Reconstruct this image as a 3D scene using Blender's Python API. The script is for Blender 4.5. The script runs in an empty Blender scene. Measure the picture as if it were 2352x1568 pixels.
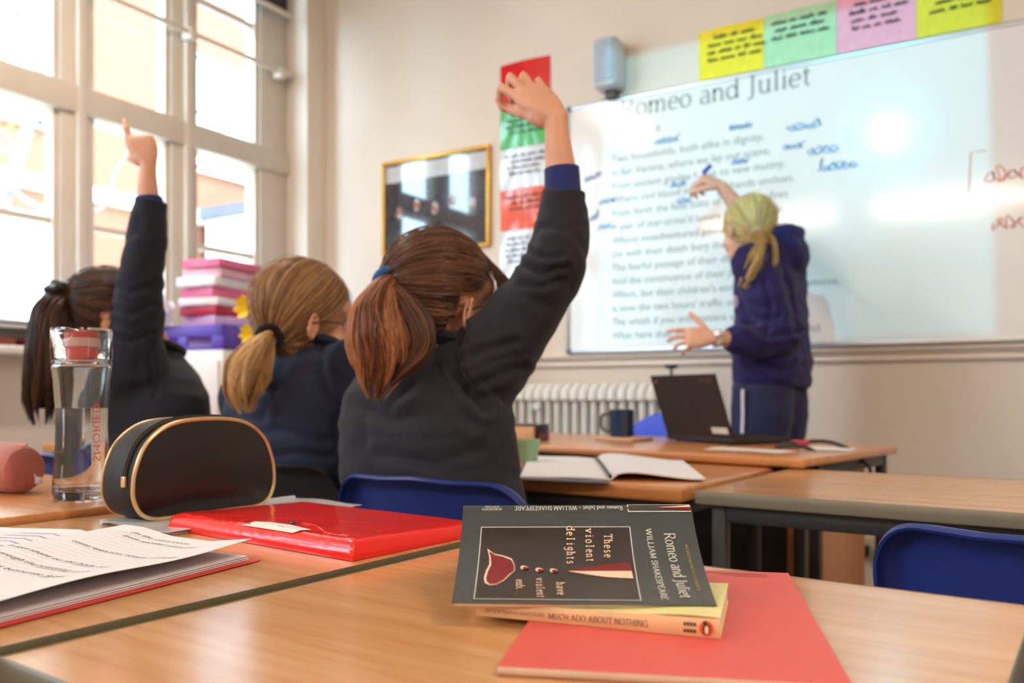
import bpy, bmesh, math, random
from mathutils import Vector, Matrix, Quaternion, noise
import numpy as np
random.seed(7)
RNG = np.random.default_rng(7)
SC = bpy.context.scene
COL = SC.collection
PI = math.pi

# ------------------------------------------------------------------ camera, world, exposure
FPX, HY, CAMZ = 1940.0, 905.0, 0.892          # focal length in px (2352 wide), horizon row, camera height
CU, SU = 0.8588, 0.5123                        # camera yaw: room x axis runs along the board wall
cam_d = bpy.data.cameras.new('camera'); cam = bpy.data.objects.new('camera', cam_d); COL.objects.link(cam)
cam_d.sensor_width = 36.0; cam_d.lens = FPX / 2352 * 36.0
cam_d.shift_y = (HY - 784) / 2352
cam_d.clip_start = 0.02; cam_d.clip_end = 200
cam.location = (0, 0, CAMZ); cam.rotation_euler = (PI / 2, 0, math.atan2(SU, CU))
cam_d.dof.use_dof = True; cam_d.dof.focus_distance = 0.84; cam_d.dof.aperture_fstop = 4.9
SC.camera = cam
SC.view_settings.view_transform = 'Standard'; SC.view_settings.look = 'None'
SC.view_settings.exposure = 0.0; SC.view_settings.gamma = 1.0
SC.view_settings.use_curve_mapping = False
w = bpy.data.worlds.new('overcast_sky'); SC.world = w; w.use_nodes = True
bgn = w.node_tree.nodes['Background']
bgn.inputs['Color'].default_value = (0.56, 0.80, 1.0, 1); bgn.inputs['Strength'].default_value = 18.0

def CW(a, d, z):
    """camera plan coordinates (right, forward) to room coordinates"""
    return Vector((CU * a - SU * d, SU * a + CU * d, z))
def P(px, py, d):
    return CW((px - 1176) / FPX * d, d, CAMZ - (py - HY) / FPX * d)
def ONZ(px, py, z):
    d = (CAMZ - z) * FPX / (py - HY)
    return CW((px - 1176) / FPX * d, d, z)
WALLY = 3.66
def ONWALL(px, py, y=WALLY):
    t = (px - 1176) / FPX
    d = y / (CU + SU * t)
    return P(px, py, d)

# ------------------------------------------------------------------ materials
def lin(c):
    return tuple(((v / 255) / 12.92 if v / 255 <= 0.04045 else ((v / 255 + 0.055) / 1.055) ** 2.4) for v in c)
MATS = {}
def pm(name, rgb, rough=0.5, var=0.06, scale=30.0, bump=0.0, bscale=None, metal=0.0, spec=0.5, coat=0.0, sheen=0.0,
       stretch=None, trans=0.0, ior=1.45, alpha=1.0, emit=None, estr=0.0, sss=0.0, coords='Object', coatr=0.1, rgb2=None, detail=3.0):
    if name in MATS: return MATS[name]
    m = bpy.data.materials.new(name); m.use_nodes = True
    nt = m.node_tree; b = nt.nodes['Principled BSDF']
    tc = nt.nodes.new('ShaderNodeTexCoord'); mp = nt.nodes.new('ShaderNodeMapping')
    nt.links.new(tc.outputs[coords], mp.inputs['Vector'])
    if stretch: mp.inputs['Scale'].default_value = stretch
    nz = nt.nodes.new('ShaderNodeTexNoise'); nz.inputs['Scale'].default_value = scale; nz.inputs['Detail'].default_value = detail
    nt.links.new(mp.outputs['Vector'], nz.inputs['Vector'])
    rp = nt.nodes.new('ShaderNodeValToRGB')
    c = lin(rgb); c2 = lin(rgb2) if rgb2 else None
    if c2:
        rp.color_ramp.elements[0].color = (*c2, 1); rp.color_ramp.elements[1].color = (*c, 1)
    else:
        rp.color_ramp.elements[0].color = (*[max(0, v * (1 - var)) for v in c], 1)
        rp.color_ramp.elements[1].color = (*[min(1, v * (1 + var)) for v in c], 1)
    rp.color_ramp.elements[0].position = 0.3; rp.color_ramp.elements[1].position = 0.7
    nt.links.new(nz.outputs['Fac'], rp.inputs['Fac']); nt.links.new(rp.outputs['Color'], b.inputs['Base Color'])
    b.inputs['Roughness'].default_value = rough; b.inputs['Metallic'].default_value = metal
    b.inputs['Specular IOR Level'].default_value = spec
    b.inputs['Coat Weight'].default_value = coat; b.inputs['Coat Roughness'].default_value = coatr
    b.inputs['Sheen Weight'].default_value = sheen
    b.inputs['Transmission Weight'].default_value = trans; b.inputs['IOR'].default_value = ior
    b.inputs['Alpha'].default_value = alpha
    if sss: b.inputs['Subsurface Weight'].default_value = sss; b.inputs['Subsurface Radius'].default_value = (0.012, 0.005, 0.003)
    if emit: b.inputs['Emission Color'].default_value = (*lin(emit), 1); b.inputs['Emission Strength'].default_value = estr
    if bump:
        bn = nt.nodes.new('ShaderNodeBump'); bn.inputs['Strength'].default_value = bump; bn.inputs['Distance'].default_value = 0.002
        n2 = nt.nodes.new('ShaderNodeTexNoise'); n2.inputs['Scale'].default_value = bscale or scale * 3; n2.inputs['Detail'].default_value = 4
        nt.links.new(mp.outputs['Vector'], n2.inputs['Vector'])
        nt.links.new(n2.outputs['Fac'], bn.inputs['Height']); nt.links.new(bn.outputs['Normal'], b.inputs['Normal'])
    MATS[name] = m
    return m

def wood(name, light, dark, rough=0.28, axis=0, coat=0.25, fine=1.0):
    """laminate wood: fine grain stretched along one axis"""
    if name in MATS: return MATS[name]
    m = bpy.data.materials.new(name); m.use_nodes = True; nt = m.node_tree; b = nt.nodes['Principled BSDF']
    tc = nt.nodes.new('ShaderNodeTexCoord'); mp = nt.nodes.new('ShaderNodeMapping')
    s = [42.0 * fine] * 3; s[axis] = 2.2
    mp.inputs['Scale'].default_value = s
    nt.links.new(tc.outputs['Object'], mp.inputs['Vector'])
    n1 = nt.nodes.new('ShaderNodeTexNoise'); n1.inputs['Scale'].default_value = 1.0; n1.inputs['Detail'].default_value = 6; n1.inputs['Roughness'].default_value = 0.65
    n1.inputs['Distortion'].default_value = 0.4
    nt.links.new(mp.outputs['Vector'], n1.inputs['Vector'])
    n2 = nt.nodes.new('ShaderNodeTexNoise'); n2.inputs['Scale'].default_value = 15.0; n2.inputs['Detail'].default_value = 2
    nt.links.new(mp.outputs['Vector'], n2.inputs['Vector'])
    ad = nt.nodes.new('ShaderNodeMath'); ad.operation = 'MULTIPLY_ADD'; ad.inputs[1].default_value = 0.3
    nt.links.new(n2.outputs['Fac'], ad.inputs[0]); nt.links.new(n1.outputs['Fac'], ad.inputs[2])
    rp = nt.nodes.new('ShaderNodeValToRGB')
    rp.color_ramp.elements[0].color = (*lin(dark), 1); rp.color_ramp.elements[0].position = 0.42
    rp.color_ramp.elements[1].color = (*lin(light), 1); rp.color_ramp.elements[1].position = 0.82
    nt.links.new(ad.outputs[0], rp.inputs['Fac']); nt.links.new(rp.outputs['Color'], b.inputs['Base Color'])
    b.inputs['Roughness'].default_value = rough; b.inputs['Coat Weight'].default_value = coat; b.inputs['Coat Roughness'].default_value = 0.18
    bn = nt.nodes.new('ShaderNodeBump'); bn.inputs['Strength'].default_value = 0.05; bn.inputs['Distance'].default_value = 0.001
    nt.links.new(ad.outputs[0], bn.inputs['Height']); nt.links.new(bn.outputs['Normal'], b.inputs['Normal'])
    MATS[name] = m
    return m

# ------------------------------------------------------------------ geometry helpers
class G:
    """collects shapes into one mesh"""
    def __init__(self): self.bm = bmesh.new()
    def add(self, verts, faces):
        vs = [self.bm.verts.new(v) for v in verts]
        for f in faces:
            try: self.bm.faces.new([vs[i] for i in f])
            except ValueError: pass
        return vs
    def box(self, c, s, rot=None, bev=0.0, seg=2):
        t = bmesh.new(); bmesh.ops.create_cube(t, size=1.0)
        bmesh.ops.scale(t, vec=s, verts=t.verts)
        if bev: bmesh.ops.bevel(t, geom=t.edges[:], offset=bev, segments=seg, affect='EDGES', profile=0.5, clamp_overlap=True)
        M = Matrix.Translation(c)
        if rot is not None: M = M @ (rot.to_4x4() if hasattr(rot, 'to_4x4') else rot)
        bmesh.ops.transform(t, matrix=M, verts=t.verts)
        self.merge(t)
        return self
    def merge(self, t):
        t.verts.index_update()
        self.add([v.co.copy() for v in t.verts], [[v.index for v in f.verts] for f in t.faces]); t.free()
    def rings(self, rings, cap=True, closed=False):
        """rings: equal-length loops of points"""
        n = len(rings[0]); allv = []
        for r in rings: allv.append([self.bm.verts.new(p) for p in r])
        m = len(rings)
        for i in range(m if closed else m - 1):
            a, b = allv[i], allv[(i + 1) % m]
            for j in range(n):
                try: self.bm.faces.new((a[j], a[(j + 1) % n], b[(j + 1) % n], b[j]))
                except ValueError: pass
        if cap and not closed:
            try: self.bm.faces.new(list(reversed(allv[0])))
            except ValueError: pass
            try: self.bm.faces.new(allv[-1])
            except ValueError: pass
        return self
    def tube(self, pts, rad, n=12, cap=True, closed=False, flat=1.0, up=None):
        pts = [Vector(p) for p in pts]; m = len(pts)
        if not hasattr(rad, '__len__'): rad = [rad] * m
        tang = []
        for i in range(m):
            if closed: t = pts[(i + 1) % m] - pts[i - 1]
            else: t = pts[min(i + 1, m - 1)] - pts[max(i - 1, 0)]
            tang.append(t.normalized() if t.length > 1e-9 else Vector((0, 0, 1)))
        u = Vector(up) if up is not None else (Vector((0, 0, 1)) if abs(tang[0].z) < 0.9 else Vector((1, 0, 0)))
        u = (u - tang[0] * u.dot(tang[0])).normalized()
        rr = []
        for i in range(m):
            u = (u - tang[i] * u.dot(tang[i])).normalized(); v = tang[i].cross(u)
            r = rad[i]
            r1, r2 = (r if hasattr(r, '__len__') else (r, r * flat))
            rr.append([pts[i] + u * (math.cos(2 * PI * k / n) * r1) + v * (math.sin(2 * PI * k / n) * r2) for k in range(n)])
        return self.rings(rr, cap=cap, closed=closed)
    def lathe(self, prof, n=32, c=(0, 0, 0), cap=True):
        c = Vector(c)
        return self.rings([[c + Vector((r * math.cos(2 * PI * k / n), r * math.sin(2 * PI * k / n), z)) for k in range(n)] for r, z in prof], cap=cap)
    def ball(self, c, r, rot=None, u=20, v=14):
        t = bmesh.new(); bmesh.ops.create_uvsphere(t, u_segments=u, v_segments=v, radius=1.0)
        if not hasattr(r, '__len__'): r = (r, r, r)
        M = Matrix.Translation(c) @ (rot.to_4x4() if rot is not None else Matrix.Identity(4)) @ Matrix.Diagonal((*r, 1))
        bmesh.ops.transform(t, matrix=M, verts=t.verts); self.merge(t)
        return self
    def prism(self, poly, z0, z1, M=None):
        """extrude a 2d outline (x, y) from z0 to z1, then M"""
        M = M or Matrix.Identity(4)
        return self.rings([[M @ Vector((x, y, z0)) for x, y in poly], [M @ Vector((x, y, z1)) for x, y in poly]])
    def xf(self, M):
        bmesh.ops.transform(self.bm, matrix=M, verts=self.bm.verts); return self
    def mesh(self, name):
        bmesh.ops.recalc_face_normals(self.bm, faces=self.bm.faces)
        me = bpy.data.meshes.new(name); self.bm.to_mesh(me); self.bm.free(); return me
    def build(self, name, mat, parent=None, smooth=True, angle=35):
        return link(name, self.mesh(name), mat, parent, smooth, angle)

def link(name, me, mat, parent=None, smooth=True, angle=35):
    o = bpy.data.objects.new(name, me); COL.objects.link(o)
    if mat: me.materials.append(mat)
    if smooth and len(me.polygons):
        me.polygons.foreach_set('use_smooth', [True] * len(me.polygons))
        if angle: me.set_sharp_from_angle(angle=math.radians(angle))
    if parent: o.parent = parent
    return o
def empty(name, loc=(0, 0, 0), rz=0.0):
    o = bpy.data.objects.new(name, None); COL.objects.link(o); o.empty_display_size = 0.1
    o.location = loc; o.rotation_euler = (0, 0, rz); return o
def tag(o, label=None, cat=None, group=None, kind=None):
    if label: o['label'] = label
    if cat: o['category'] = cat
    if group: o['group'] = group
    if kind: o['kind'] = kind
    return o
def struct(o, label=None):
    o['kind'] = 'structure'
    if label: o['label'] = label
    return o
def copy_tree(o, parent=None):
    c = o.copy(); COL.objects.link(c); c.parent = parent
    for ch in list(o.children): copy_tree(ch, c)
    return c
def solid(o, t, offset=-1.0):
    m = o.modifiers.new('thickness', 'SOLIDIFY'); m.thickness = t; m.offset = offset
    e = o.modifiers.new('crisp_rim', 'EDGE_SPLIT'); e.split_angle = math.radians(50); return o
def grid(nu, nv, fn):
    """surface fn(u, v) with u, v in 0..1 -> (verts, faces)"""
    vs = [fn(i / nu, j / nv) for j in range(nv + 1) for i in range(nu + 1)]
    fs = [(j * (nu + 1) + i, j * (nu + 1) + i + 1, (j + 1) * (nu + 1) + i + 1, (j + 1) * (nu + 1) + i) for j in range(nv) for i in range(nu)]
    return vs, fs
def rrect(w, h, r, n=6, cx=0.0, cy=0.0):
    out = []
    for sx, sy, a0 in ((1, 1, 0), (-1, 1, 90), (-1, -1, 180), (1, -1, 270)):
        for k in range(n + 1):
            a = math.radians(a0 + 90 * k / n)
            out.append((cx + sx * (w / 2 - r) + r * math.cos(a), cy + sy * (h / 2 - r) + r * math.sin(a)))
    return out
def catmull(pts, n=8):
    pts = [Vector(p) for p in pts]; out = []
    e = [pts[0] * 2 - pts[1]] + pts + [pts[-1] * 2 - pts[-2]]
    for i in range(1, len(e) - 2):
        for k in range(n):
            t = k / n
            out.append(0.5 * ((2 * e[i]) + (e[i + 1] - e[i - 1]) * t + (2 * e[i - 1] - 5 * e[i] + 4 * e[i + 1] - e[i + 2]) * t * t
                              + (3 * e[i] - e[i - 1] - 3 * e[i + 1] + e[i + 2]) * t ** 3))
    out.append(pts[-1]); return out
def interp(xs, ys, x): return float(np.interp(x, xs, ys))

# ------------------------------------------------------------------ lettering: stroke glyphs with serifs, and the plain built-in face
def arc(cx, cy, rx, ry, a0, a1, n=12):
    return [(cx + rx * math.cos(math.radians(a0 + (a1 - a0) * k / n)), cy + ry * math.sin(math.radians(a0 + (a1 - a0) * k / n))) for k in range(n + 1)]
C_, X_ = 0.70, 0.47
GL = {
 'A': (.72, [([(.10, 0), (.36, C_)], 1, 0), ([(.36, C_), (.62, 0)], 0, 1), ([(.2, .25), (.52, .25)], 0, 0)]),
 'B': (.62, [([(.14, 0), (.14, C_)], 1, 1), ([(.14, C_)] + arc(.3, .535, .2, .165, 90, -90) + [(.14, .37)], 0, 0), ([(.14, .37)] + arc(.32, .185, .22, .185, 90, -90) + [(.14, 0)], 0, 0)]),
 'C': (.68, [(arc(.38, .35, .28, .35, 45, 315, 20), 0, 0), ([(.58, .48), (.59, .68)], 0, 0)]),
 'D': (.72, [([(.14, 0), (.14, C_)], 1, 1), ([(.14, C_)] + arc(.32, .35, .31, .35, 90, -90, 16) + [(.14, 0)], 0, 0)]),
 'E': (.58, [([(.14, 0), (.14, C_)], 1, 1), ([(.14, C_), (.5, C_), (.5, .58)], 0, 0), ([(.14, .37), (.4, .37)], 0, 0), ([(.14, 0), (.52, 0), (.52, .14)], 0, 0)]),
 'G': (.72, [(arc(.38, .35, .28, .35, 45, 360, 20), 0, 0), ([(.62, .0), (.62, .3)], 0, 1), ([(.58, .48), (.59, .68)], 0, 0)]),
 'H': (.72, [([(.14, 0), (.14, C_)], 1, 1), ([(.58, 0), (.58, C_)], 1, 1), ([(.14, .36), (.58, .36)], 0, 0)]),
 'I': (.30, [([(.15, 0), (.15, C_)], 1, 1)]),
 'J': (.36, [([(.2, C_), (.2, 0)] + arc(.1, -.02, .1, .12, 0, -140, 6), 1, 0)]),
 'K': (.68, [([(.14, 0), (.14, C_)], 1, 1), ([(.56, C_), (.16, .32)], 1, 0), ([(.26, .42), (.6, 0)], 0, 1)]),
 'L': (.56, [([(.14, 0), (.14, C_)], 1, 1), ([(.14, 0), (.52, 0), (.52, .16)], 0, 0)]),
 'M': (.86, [([(.12, 0), (.14, C_)], 1, 1), ([(.14, C_), (.43, .05)], 0, 0), ([(.43, .05), (.7, C_)], 0, 0), ([(.7, C_), (.73, 0)], 1, 1)]),
 'N': (.74, [([(.13, 0), (.13, C_)], 1, 1), ([(.13, C_), (.6, .0)], 0, 0), ([(.6, 0), (.6, C_)], 0, 1)]),
 'O': (.74, [(arc(.37, .35, .29, .35, 0, 360, 24), 0, 0)]),
 'P': (.58, [([(.14, 0), (.14, C_)], 1, 1), ([(.14, C_)] + arc(.3, .52, .22, .18, 90, -90) + [(.14, .34)], 0, 0)]),
 'R': (.66, [([(.14, 0), (.14, C_)], 1, 1), ([(.14, C_)] + arc(.3, .52, .22, .18, 90, -90) + [(.14, .34)], 0, 0), ([(.3, .34), (.6, 0)], 0, 1)]),
 'S': (.54, [(arc(.27, .525, .17, .175, 40, 240, 12) + [(.27, .355)] + arc(.27, .18, .19, .18, 80, -140, 12), 0, 0), ([(.41, .52), (.42, .69)], 0, 0), ([(.1, .02), (.1, .18)], 0, 0)]),
 'T': (.62, [([(.31, 0), (.31, C_)], 1, 0), ([(.06, .56), (.06, C_), (.56, C_), (.56, .56)], 0, 0)]),
 'U': (.72, [([(.14, C_), (.14, .24)] + arc(.36, .22, .22, .22, 180, 360, 12) + [(.58, C_)], 1, 1)]),
 'W': (.98, [([(.08, C_), (.28, 0)], 1, 0), ([(.28, 0), (.49, C_)], 0, 0), ([(.49, C_), (.7, 0)], 1, 0), ([(.7, 0), (.9, C_)], 0, 1)]),
 'a': (.46, [(arc(.22, .34, .14, .13, 150, 0, 8) + [(.36, .34), (.36, .02), (.42, 0)], 0, 0), (arc(.21, .13, .14, .13, 60, 330, 12), 0, 0)]),
 'd': (.52, [(arc(.24, .235, .18, .235, 20, 340, 18), 0, 0), ([(.42, .72), (.42, 0)], 1, 1)]),
 'e': (.46, [([(.06, .26), (.4, .26)] + arc(.235, .235, .18, .235, 10, 315, 18), 0, 0)]),
 'g': (.5, [(arc(.22, .29, .15, .18, 0, 360, 16), 0, 0), ([(.37, .45), (.37, -.08)] + arc(.22, -.1, .15, .12, 0, -160, 8), 0, 0), ([(.37, .46), (.47, .46)], 0, 0)]),
 'h': (.54, [([(.12, 0), (.12, .72)], 1, 1), ([(.12, .3)] + arc(.26, .3, .15, .17, 160, 0, 8) + [(.41, 0)], 0, 1)]),
 'i': (.28, [([(.14, 0), (.14, X_)], 1, 1), ([(.12, .6), (.16, .66)], 0, 0)]),
 'j': (.28, [([(.14, X_), (.14, -.15)], 1, 0)]),
 'l': (.28, [([(.14, 0), (.14, .72)], 1, 1)]),
 'm': (.82, [([(.12, 0), (.12, X_)], 1, 1), ([(.12, .3)] + arc(.25, .3, .14, .17, 160, 0, 8) + [(.39, 0)], 0, 1), ([(.39, .3)] + arc(.53, .3, .14, .17, 160, 0, 8) + [(.67, 0)], 0, 1)]),
 'n': (.54, [([(.12, 0), (.12, X_)], 1, 1), ([(.12, .3)] + arc(.26, .3, .15, .17, 160, 0, 8) + [(.41, 0)], 0, 1)]),
 'o': (.5, [(arc(.25, .235, .19, .235, 0, 360, 20), 0, 0)]),
 's': (.4, [(arc(.2, .355, .12, .115, 30, 240, 10) + [(.2, .24)] + arc(.2, .12, .14, .12, 80, -150, 10), 0, 0)]),
 't': (.34, [([(.15, .6), (.15, .1)] + arc(.25, .1, .1, .1, 180, 290, 6), 0, 0), ([(.04, X_), (.3, X_)], 0, 0)]),
 'u': (.54, [([(.12, X_), (.12, .17)] + arc(.26, .16, .14, .16, 180, 330, 8), 1, 0), ([(.41, X_), (.41, 0)], 1, 1)]),
 'v': (.48, [([(.06, X_), (.24, 0)], 1, 0), ([(.24, 0), (.42, X_)], 0, 1)]),
 '.': (.24, [([(.1, 0), (.1, .06)], 0, 0)]),
 '\u2022': (.5, [(arc(.25, .3, .07, .07, 0, 360, 8), 0, 0)]),
 ' ': (.28, []),
}
def serif(g, s, size, fn, thick=.085, thin=.03, x0=0.0, align='L', track=0.0, mono=None, ser=.075):
    """write s with stroke glyphs through fn(x, y) -> Vector"""
    tot = sum((mono or GL[c][0]) + track for c in s) * size
    x = x0 - (tot / 2 if align == 'C' else tot if align == 'R' else 0)
    for c in s:
        adv, strokes = GL[c]
        off = ((mono - adv) / 2 if mono else 0) * size
        for pts, s0, s1 in strokes:
            L, R = [], []
            for i, p in enumerate(pts):
                q0 = pts[max(i - 1, 0)]; q1 = pts[min(i + 1, len(pts) - 1)]
                dx, dy = q1[0] - q0[0], q1[1] - q0[1]; l = math.hypot(dx, dy) or 1
                dx /= l; dy /= l
                wv = thin + (thick - thin) * min(1, abs(dy * 0.96 - dx * 0.25)) ** 1.3
                L.append((p[0] - dy * wv / 2, p[1] + dx * wv / 2)); R.append((p[0] + dy * wv / 2, p[1] - dx * wv / 2))
            T = lambda q: fn(x + off + q[0] * size, q[1] * size)
            n = len(pts)
            g.add([T(q) for q in L] + [T(q) for q in R], [(i, i + 1, n + i + 1, n + i) for i in range(n - 1)])
            for flag, q in ((s0, pts[0]), (s1, pts[-1])):
                if flag:
                    t = max(thin, .03)
                    up = t if q[1] < .2 else -t
                    g.add([T((q[0] - ser, q[1])), T((q[0] + ser, q[1])), T((q[0] + ser, q[1] + up)), T((q[0] - ser, q[1] + up))], [(0, 1, 2, 3)])
        x += ((mono or adv) + track) * size
    return tot
_tc = {}
def plain(g, s, size, fn, x0=0.0, align='L', shear=0.0, wide=1.0):
    """write s with Blender's own face through fn(x, y)"""
    key = (s, shear)
    if key not in _tc:
        c = bpy.data.curves.new('lettering', 'FONT'); c.body = s; c.size = 1.0; c.shear = shear; c.resolution_u = 2
        o = bpy.data.objects.new('lettering', c)
        me = bpy.data.meshes.new_from_object(o)
        _tc[key] = ([v.co.xy.copy() for v in me.vertices], [tuple(p.vertices) for p in me.polygons])
        bpy.data.objects.remove(o); bpy.data.curves.remove(c); bpy.data.meshes.remove(me)
    vs, fs = _tc[key]
    if not vs: return 0
    wd = max(v.x for v in vs) * size * wide
    x = x0 - (wd / 2 if align == 'C' else wd if align == 'R' else 0)
    g.add([fn(x + v.x * size * wide, v.y * size) for v in vs], fs)
    return wd
def ribbon(g, pts, wd, fn):
    n = len(pts); L, R = [], []
    for i, p in enumerate(pts):
        q0 = pts[max(i - 1, 0)]; q1 = pts[min(i + 1, n - 1)]
        dx, dy = q1[0] - q0[0], q1[1] - q0[1]; l = math.hypot(dx, dy) or 1
        L.append((p[0] - dy / l * wd / 2, p[1] + dx / l * wd / 2)); R.append((p[0] + dy / l * wd / 2, p[1] - dx / l * wd / 2))
    g.add([fn(*q) for q in L] + [fn(*q) for q in R], [(i, i + 1, n + i + 1, n + i) for i in range(n - 1)])
def scribble(g, x, y, length, h, wd, fn, seed=0, slope=0.0):
    """one handwritten word that cannot be read, as a pen stroke"""
    r = random.Random(seed); pts = []; n = max(6, int(length / h * 7)); ph = r.random() * 6
    for i in range(n):
        t = i / (n - 1)
        yy = y + slope * t * length + h * (0.5 + 0.5 * math.sin(ph + i * 1.9)) * r.uniform(.5, 1.0) * (1.7 if r.random() < .12 else 1)
        pts.append((x + t * length + 0.25 * h * math.sin(ph + i * 2.6), yy))
    pts = [(v.x, v.y) for v in catmull([(p[0], p[1], 0) for p in pts], 3)]
    ribbon(g, pts, wd, fn)

# ================================================================== lights the room has
M_wall = pm('cream_wall_paint', (232, 219, 206), rough=0.75, var=0.02, scale=3.0, bump=0.05, bscale=120)
M_ceil = pm('white_ceiling_paint', (240, 236, 230), rough=0.85, var=0.02, scale=4)
M_floor = pm('grey_brown_carpet', (112, 104, 96), rough=0.95, var=0.15, scale=220, bump=0.4, bscale=500)
M_frame = pm('cream_window_paint', (214, 204, 192), rough=0.5, var=0.03, scale=9, bump=0.05)
M_metalw = pm('white_enamel', (235, 235, 235), rough=0.35, var=0.02, scale=10)
M_alu = pm('brushed_aluminium', (200, 204, 210), rough=0.35, metal=0.8, var=0.04, scale=60, stretch=(1, 30, 30))

def light_fixture(loc, along_y, length, strength, label):
    t = empty('ceiling_light', loc, PI / 2 if along_y else 0)
    G().box((0, 0, .05), (length + .08, .14, .05), bev=.008).build('housing', M_metalw, t)
    for s in (-.3, .3):
        G().tube([(s * length, 0, .07), (s * length, 0, 3.9 - loc[2])], .008, n=8).build('suspension_rod', M_metalw, t)
    g = G(); pr = [(.055 * math.cos(a), .03 * math.sin(a)) for a in [PI + PI * k / 10 for k in range(11)]]
    g.rings([[Vector((x, y, z + .028)) for y, z in pr] for x in (-length / 2, length / 2)])
    g.build('diffuser', pm('lit_fluorescent_diffuser', (255, 250, 240), emit=(255, 238, 216), estr=strength), t)
    return tag(t, label, 'light', 'fluorescent ceiling lights')
LS = 92.0
light_fixture((-2.5, -2.7, 2.9), False, 1.4, LS, 'suspended fluorescent light at the back, beside the window wall')
light_fixture((-0.6, -2.7, 2.9), False, 1.4, LS, 'suspended fluorescent light at the back, middle of its row')
light_fixture((1.3, -2.7, 2.9), False, 1.4, LS, 'suspended fluorescent light at the back, far from the windows')
light_fixture((-2.5, 1.55, 2.9), True, 0.85, LS, 'short suspended fluorescent light between window and whiteboard')
light_fixture((1.6, 0.6, 2.9), False, 1.4, LS, 'suspended fluorescent light over the empty side of the room')

# ceiling projector: a spot whose beam is a lit rectangle on the board wall
LP = Vector((-0.72, 1.2, 2.62))
pj = empty('ceiling_projector', LP)
G().box((0, -.16, 0), (.32, .26, .1), bev=.02).build('projector_body', M_metalw, pj)
G().tube([(0, -.16, .05), (0, -.16, 3.9 - LP.z)], .02, n=10).build('mounting_pole', M_metalw, pj)
G().tube([(0, -.05, 0), (0, -.012, 0)], .035, n=20).build('lens_ring', pm('black_plastic', (28, 28, 30), rough=.4), pj)
tag(pj, 'white projector hanging from the ceiling, aimed at the whiteboard', 'projector')
sp = bpy.data.lights.new('projector_beam', 'SPOT'); so = bpy.data.objects.new('projector_beam', sp); COL.objects.link(so)
so.location = LP + Vector((0, .03, 0)); tgt = Vector((-.88, WALLY, 1.78))
so.rotation_euler = (tgt - so.location).to_track_quat('-Z', 'Y').to_euler()
sp.spot_size = math.radians(75); sp.spot_blend = 0.0; sp.shadow_soft_size = 0.02; sp.energy = 105
sp.color = (0.10, 0.78, 1.0); sp.use_nodes = True
nt = sp.node_tree; em = nt.nodes['Emission']
ge = nt.nodes.new('ShaderNodeNewGeometry'); sx = nt.nodes.new('ShaderNodeSeparateXYZ'); nt.links.new(ge.outputs['Incoming'], sx.inputs[0])
def mth(op, a, b=None, c=None):
    n = nt.nodes.new('ShaderNodeMath'); n.operation = op
    for i, v in enumerate((a, b, c)):
        if v is None: continue
        if isinstance(v, (int, float)): n.inputs[i].default_value = v
        else: nt.links.new(v, n.inputs[i])
    return n.outputs[0]
D_ = WALLY - so.location.y
xw = mth('MULTIPLY_ADD', mth('DIVIDE', sx.outputs[0], sx.outputs[1]), D_, so.location.x)
zw = mth('MULTIPLY_ADD', mth('DIVIDE', sx.outputs[2], sx.outputs[1]), D_, so.location.z)
def ramp01(v):
    n = nt.nodes.new('ShaderNodeClamp'); nt.links.new(mth('MULTIPLY_ADD', v, 90.0, 0.5), n.inputs[0]); return n.outputs[0]
lef = mth('MULTIPLY_ADD', zw, 0.041, -1.762); rig = mth('MULTIPLY_ADD', zw, -0.026, -0.028)
mask = mth('MULTIPLY', mth('MULTIPLY', ramp01(mth('SUBTRACT', xw, lef)), ramp01(mth('SUBTRACT', rig, xw))),
           mth('MULTIPLY', ramp01(mth('SUBTRACT', zw, 1.10)), ramp01(mth('SUBTRACT', 2.463, zw))))
nt.links.new(mask, em.inputs['Strength'])

# ================================================================== the room shell
XL, XR, YB, ZC = -3.44, 3.6, -4.6, 3.9
struct(G().box((0.08, -.4, -.05), (XR - XL + 1, WALLY - YB + 1, .1)).build('floor', M_floor, smooth=False), 'dull grey brown carpeted floor under the desks')
struct(G().box((0.08, -.4, ZC + .05), (XR - XL + 1, WALLY - YB + 1, .1)).build('ceiling', M_ceil, smooth=False), 'high white ceiling of the classroom')
struct(G().box((0.08, WALLY + .1, ZC / 2), (XR - XL + 1, .2, ZC)).build('wall_front', M_wall, smooth=False), 'cream painted wall behind the whiteboard')
struct(G().box((XR + .1, -.4, ZC / 2), (.2, WALLY - YB + .4, ZC)).build('wall_right', M_wall, smooth=False), 'cream wall on the side away from the windows')
struct(G().box((0.08, YB - .1, ZC / 2), (XR - XL + 1, .2, ZC)).build('wall_back', M_wall, smooth=False), 'cream wall at the back of the classroom')
WY0, WY1, WZ0, WZ1, WX = -2.78, 3.507, 1.08, 3.45, -3.66
g = G()
XO = XL - .4
def wbox(y0, y1, z0, z1): g.box(((XL + XO) / 2, (y0 + y1) / 2, (z0 + z1) / 2), (XL - XO, y1 - y0, z1 - z0))
wbox(YB, WALLY, 0, WZ0); wbox(YB, WALLY, WZ1, ZC); wbox(WY1, WALLY, WZ0, WZ1); wbox(YB, WY0, WZ0, WZ1)
struct(g.build('wall_left', M_wall, smooth=False), 'cream painted window wall with deep white reveals')

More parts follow.
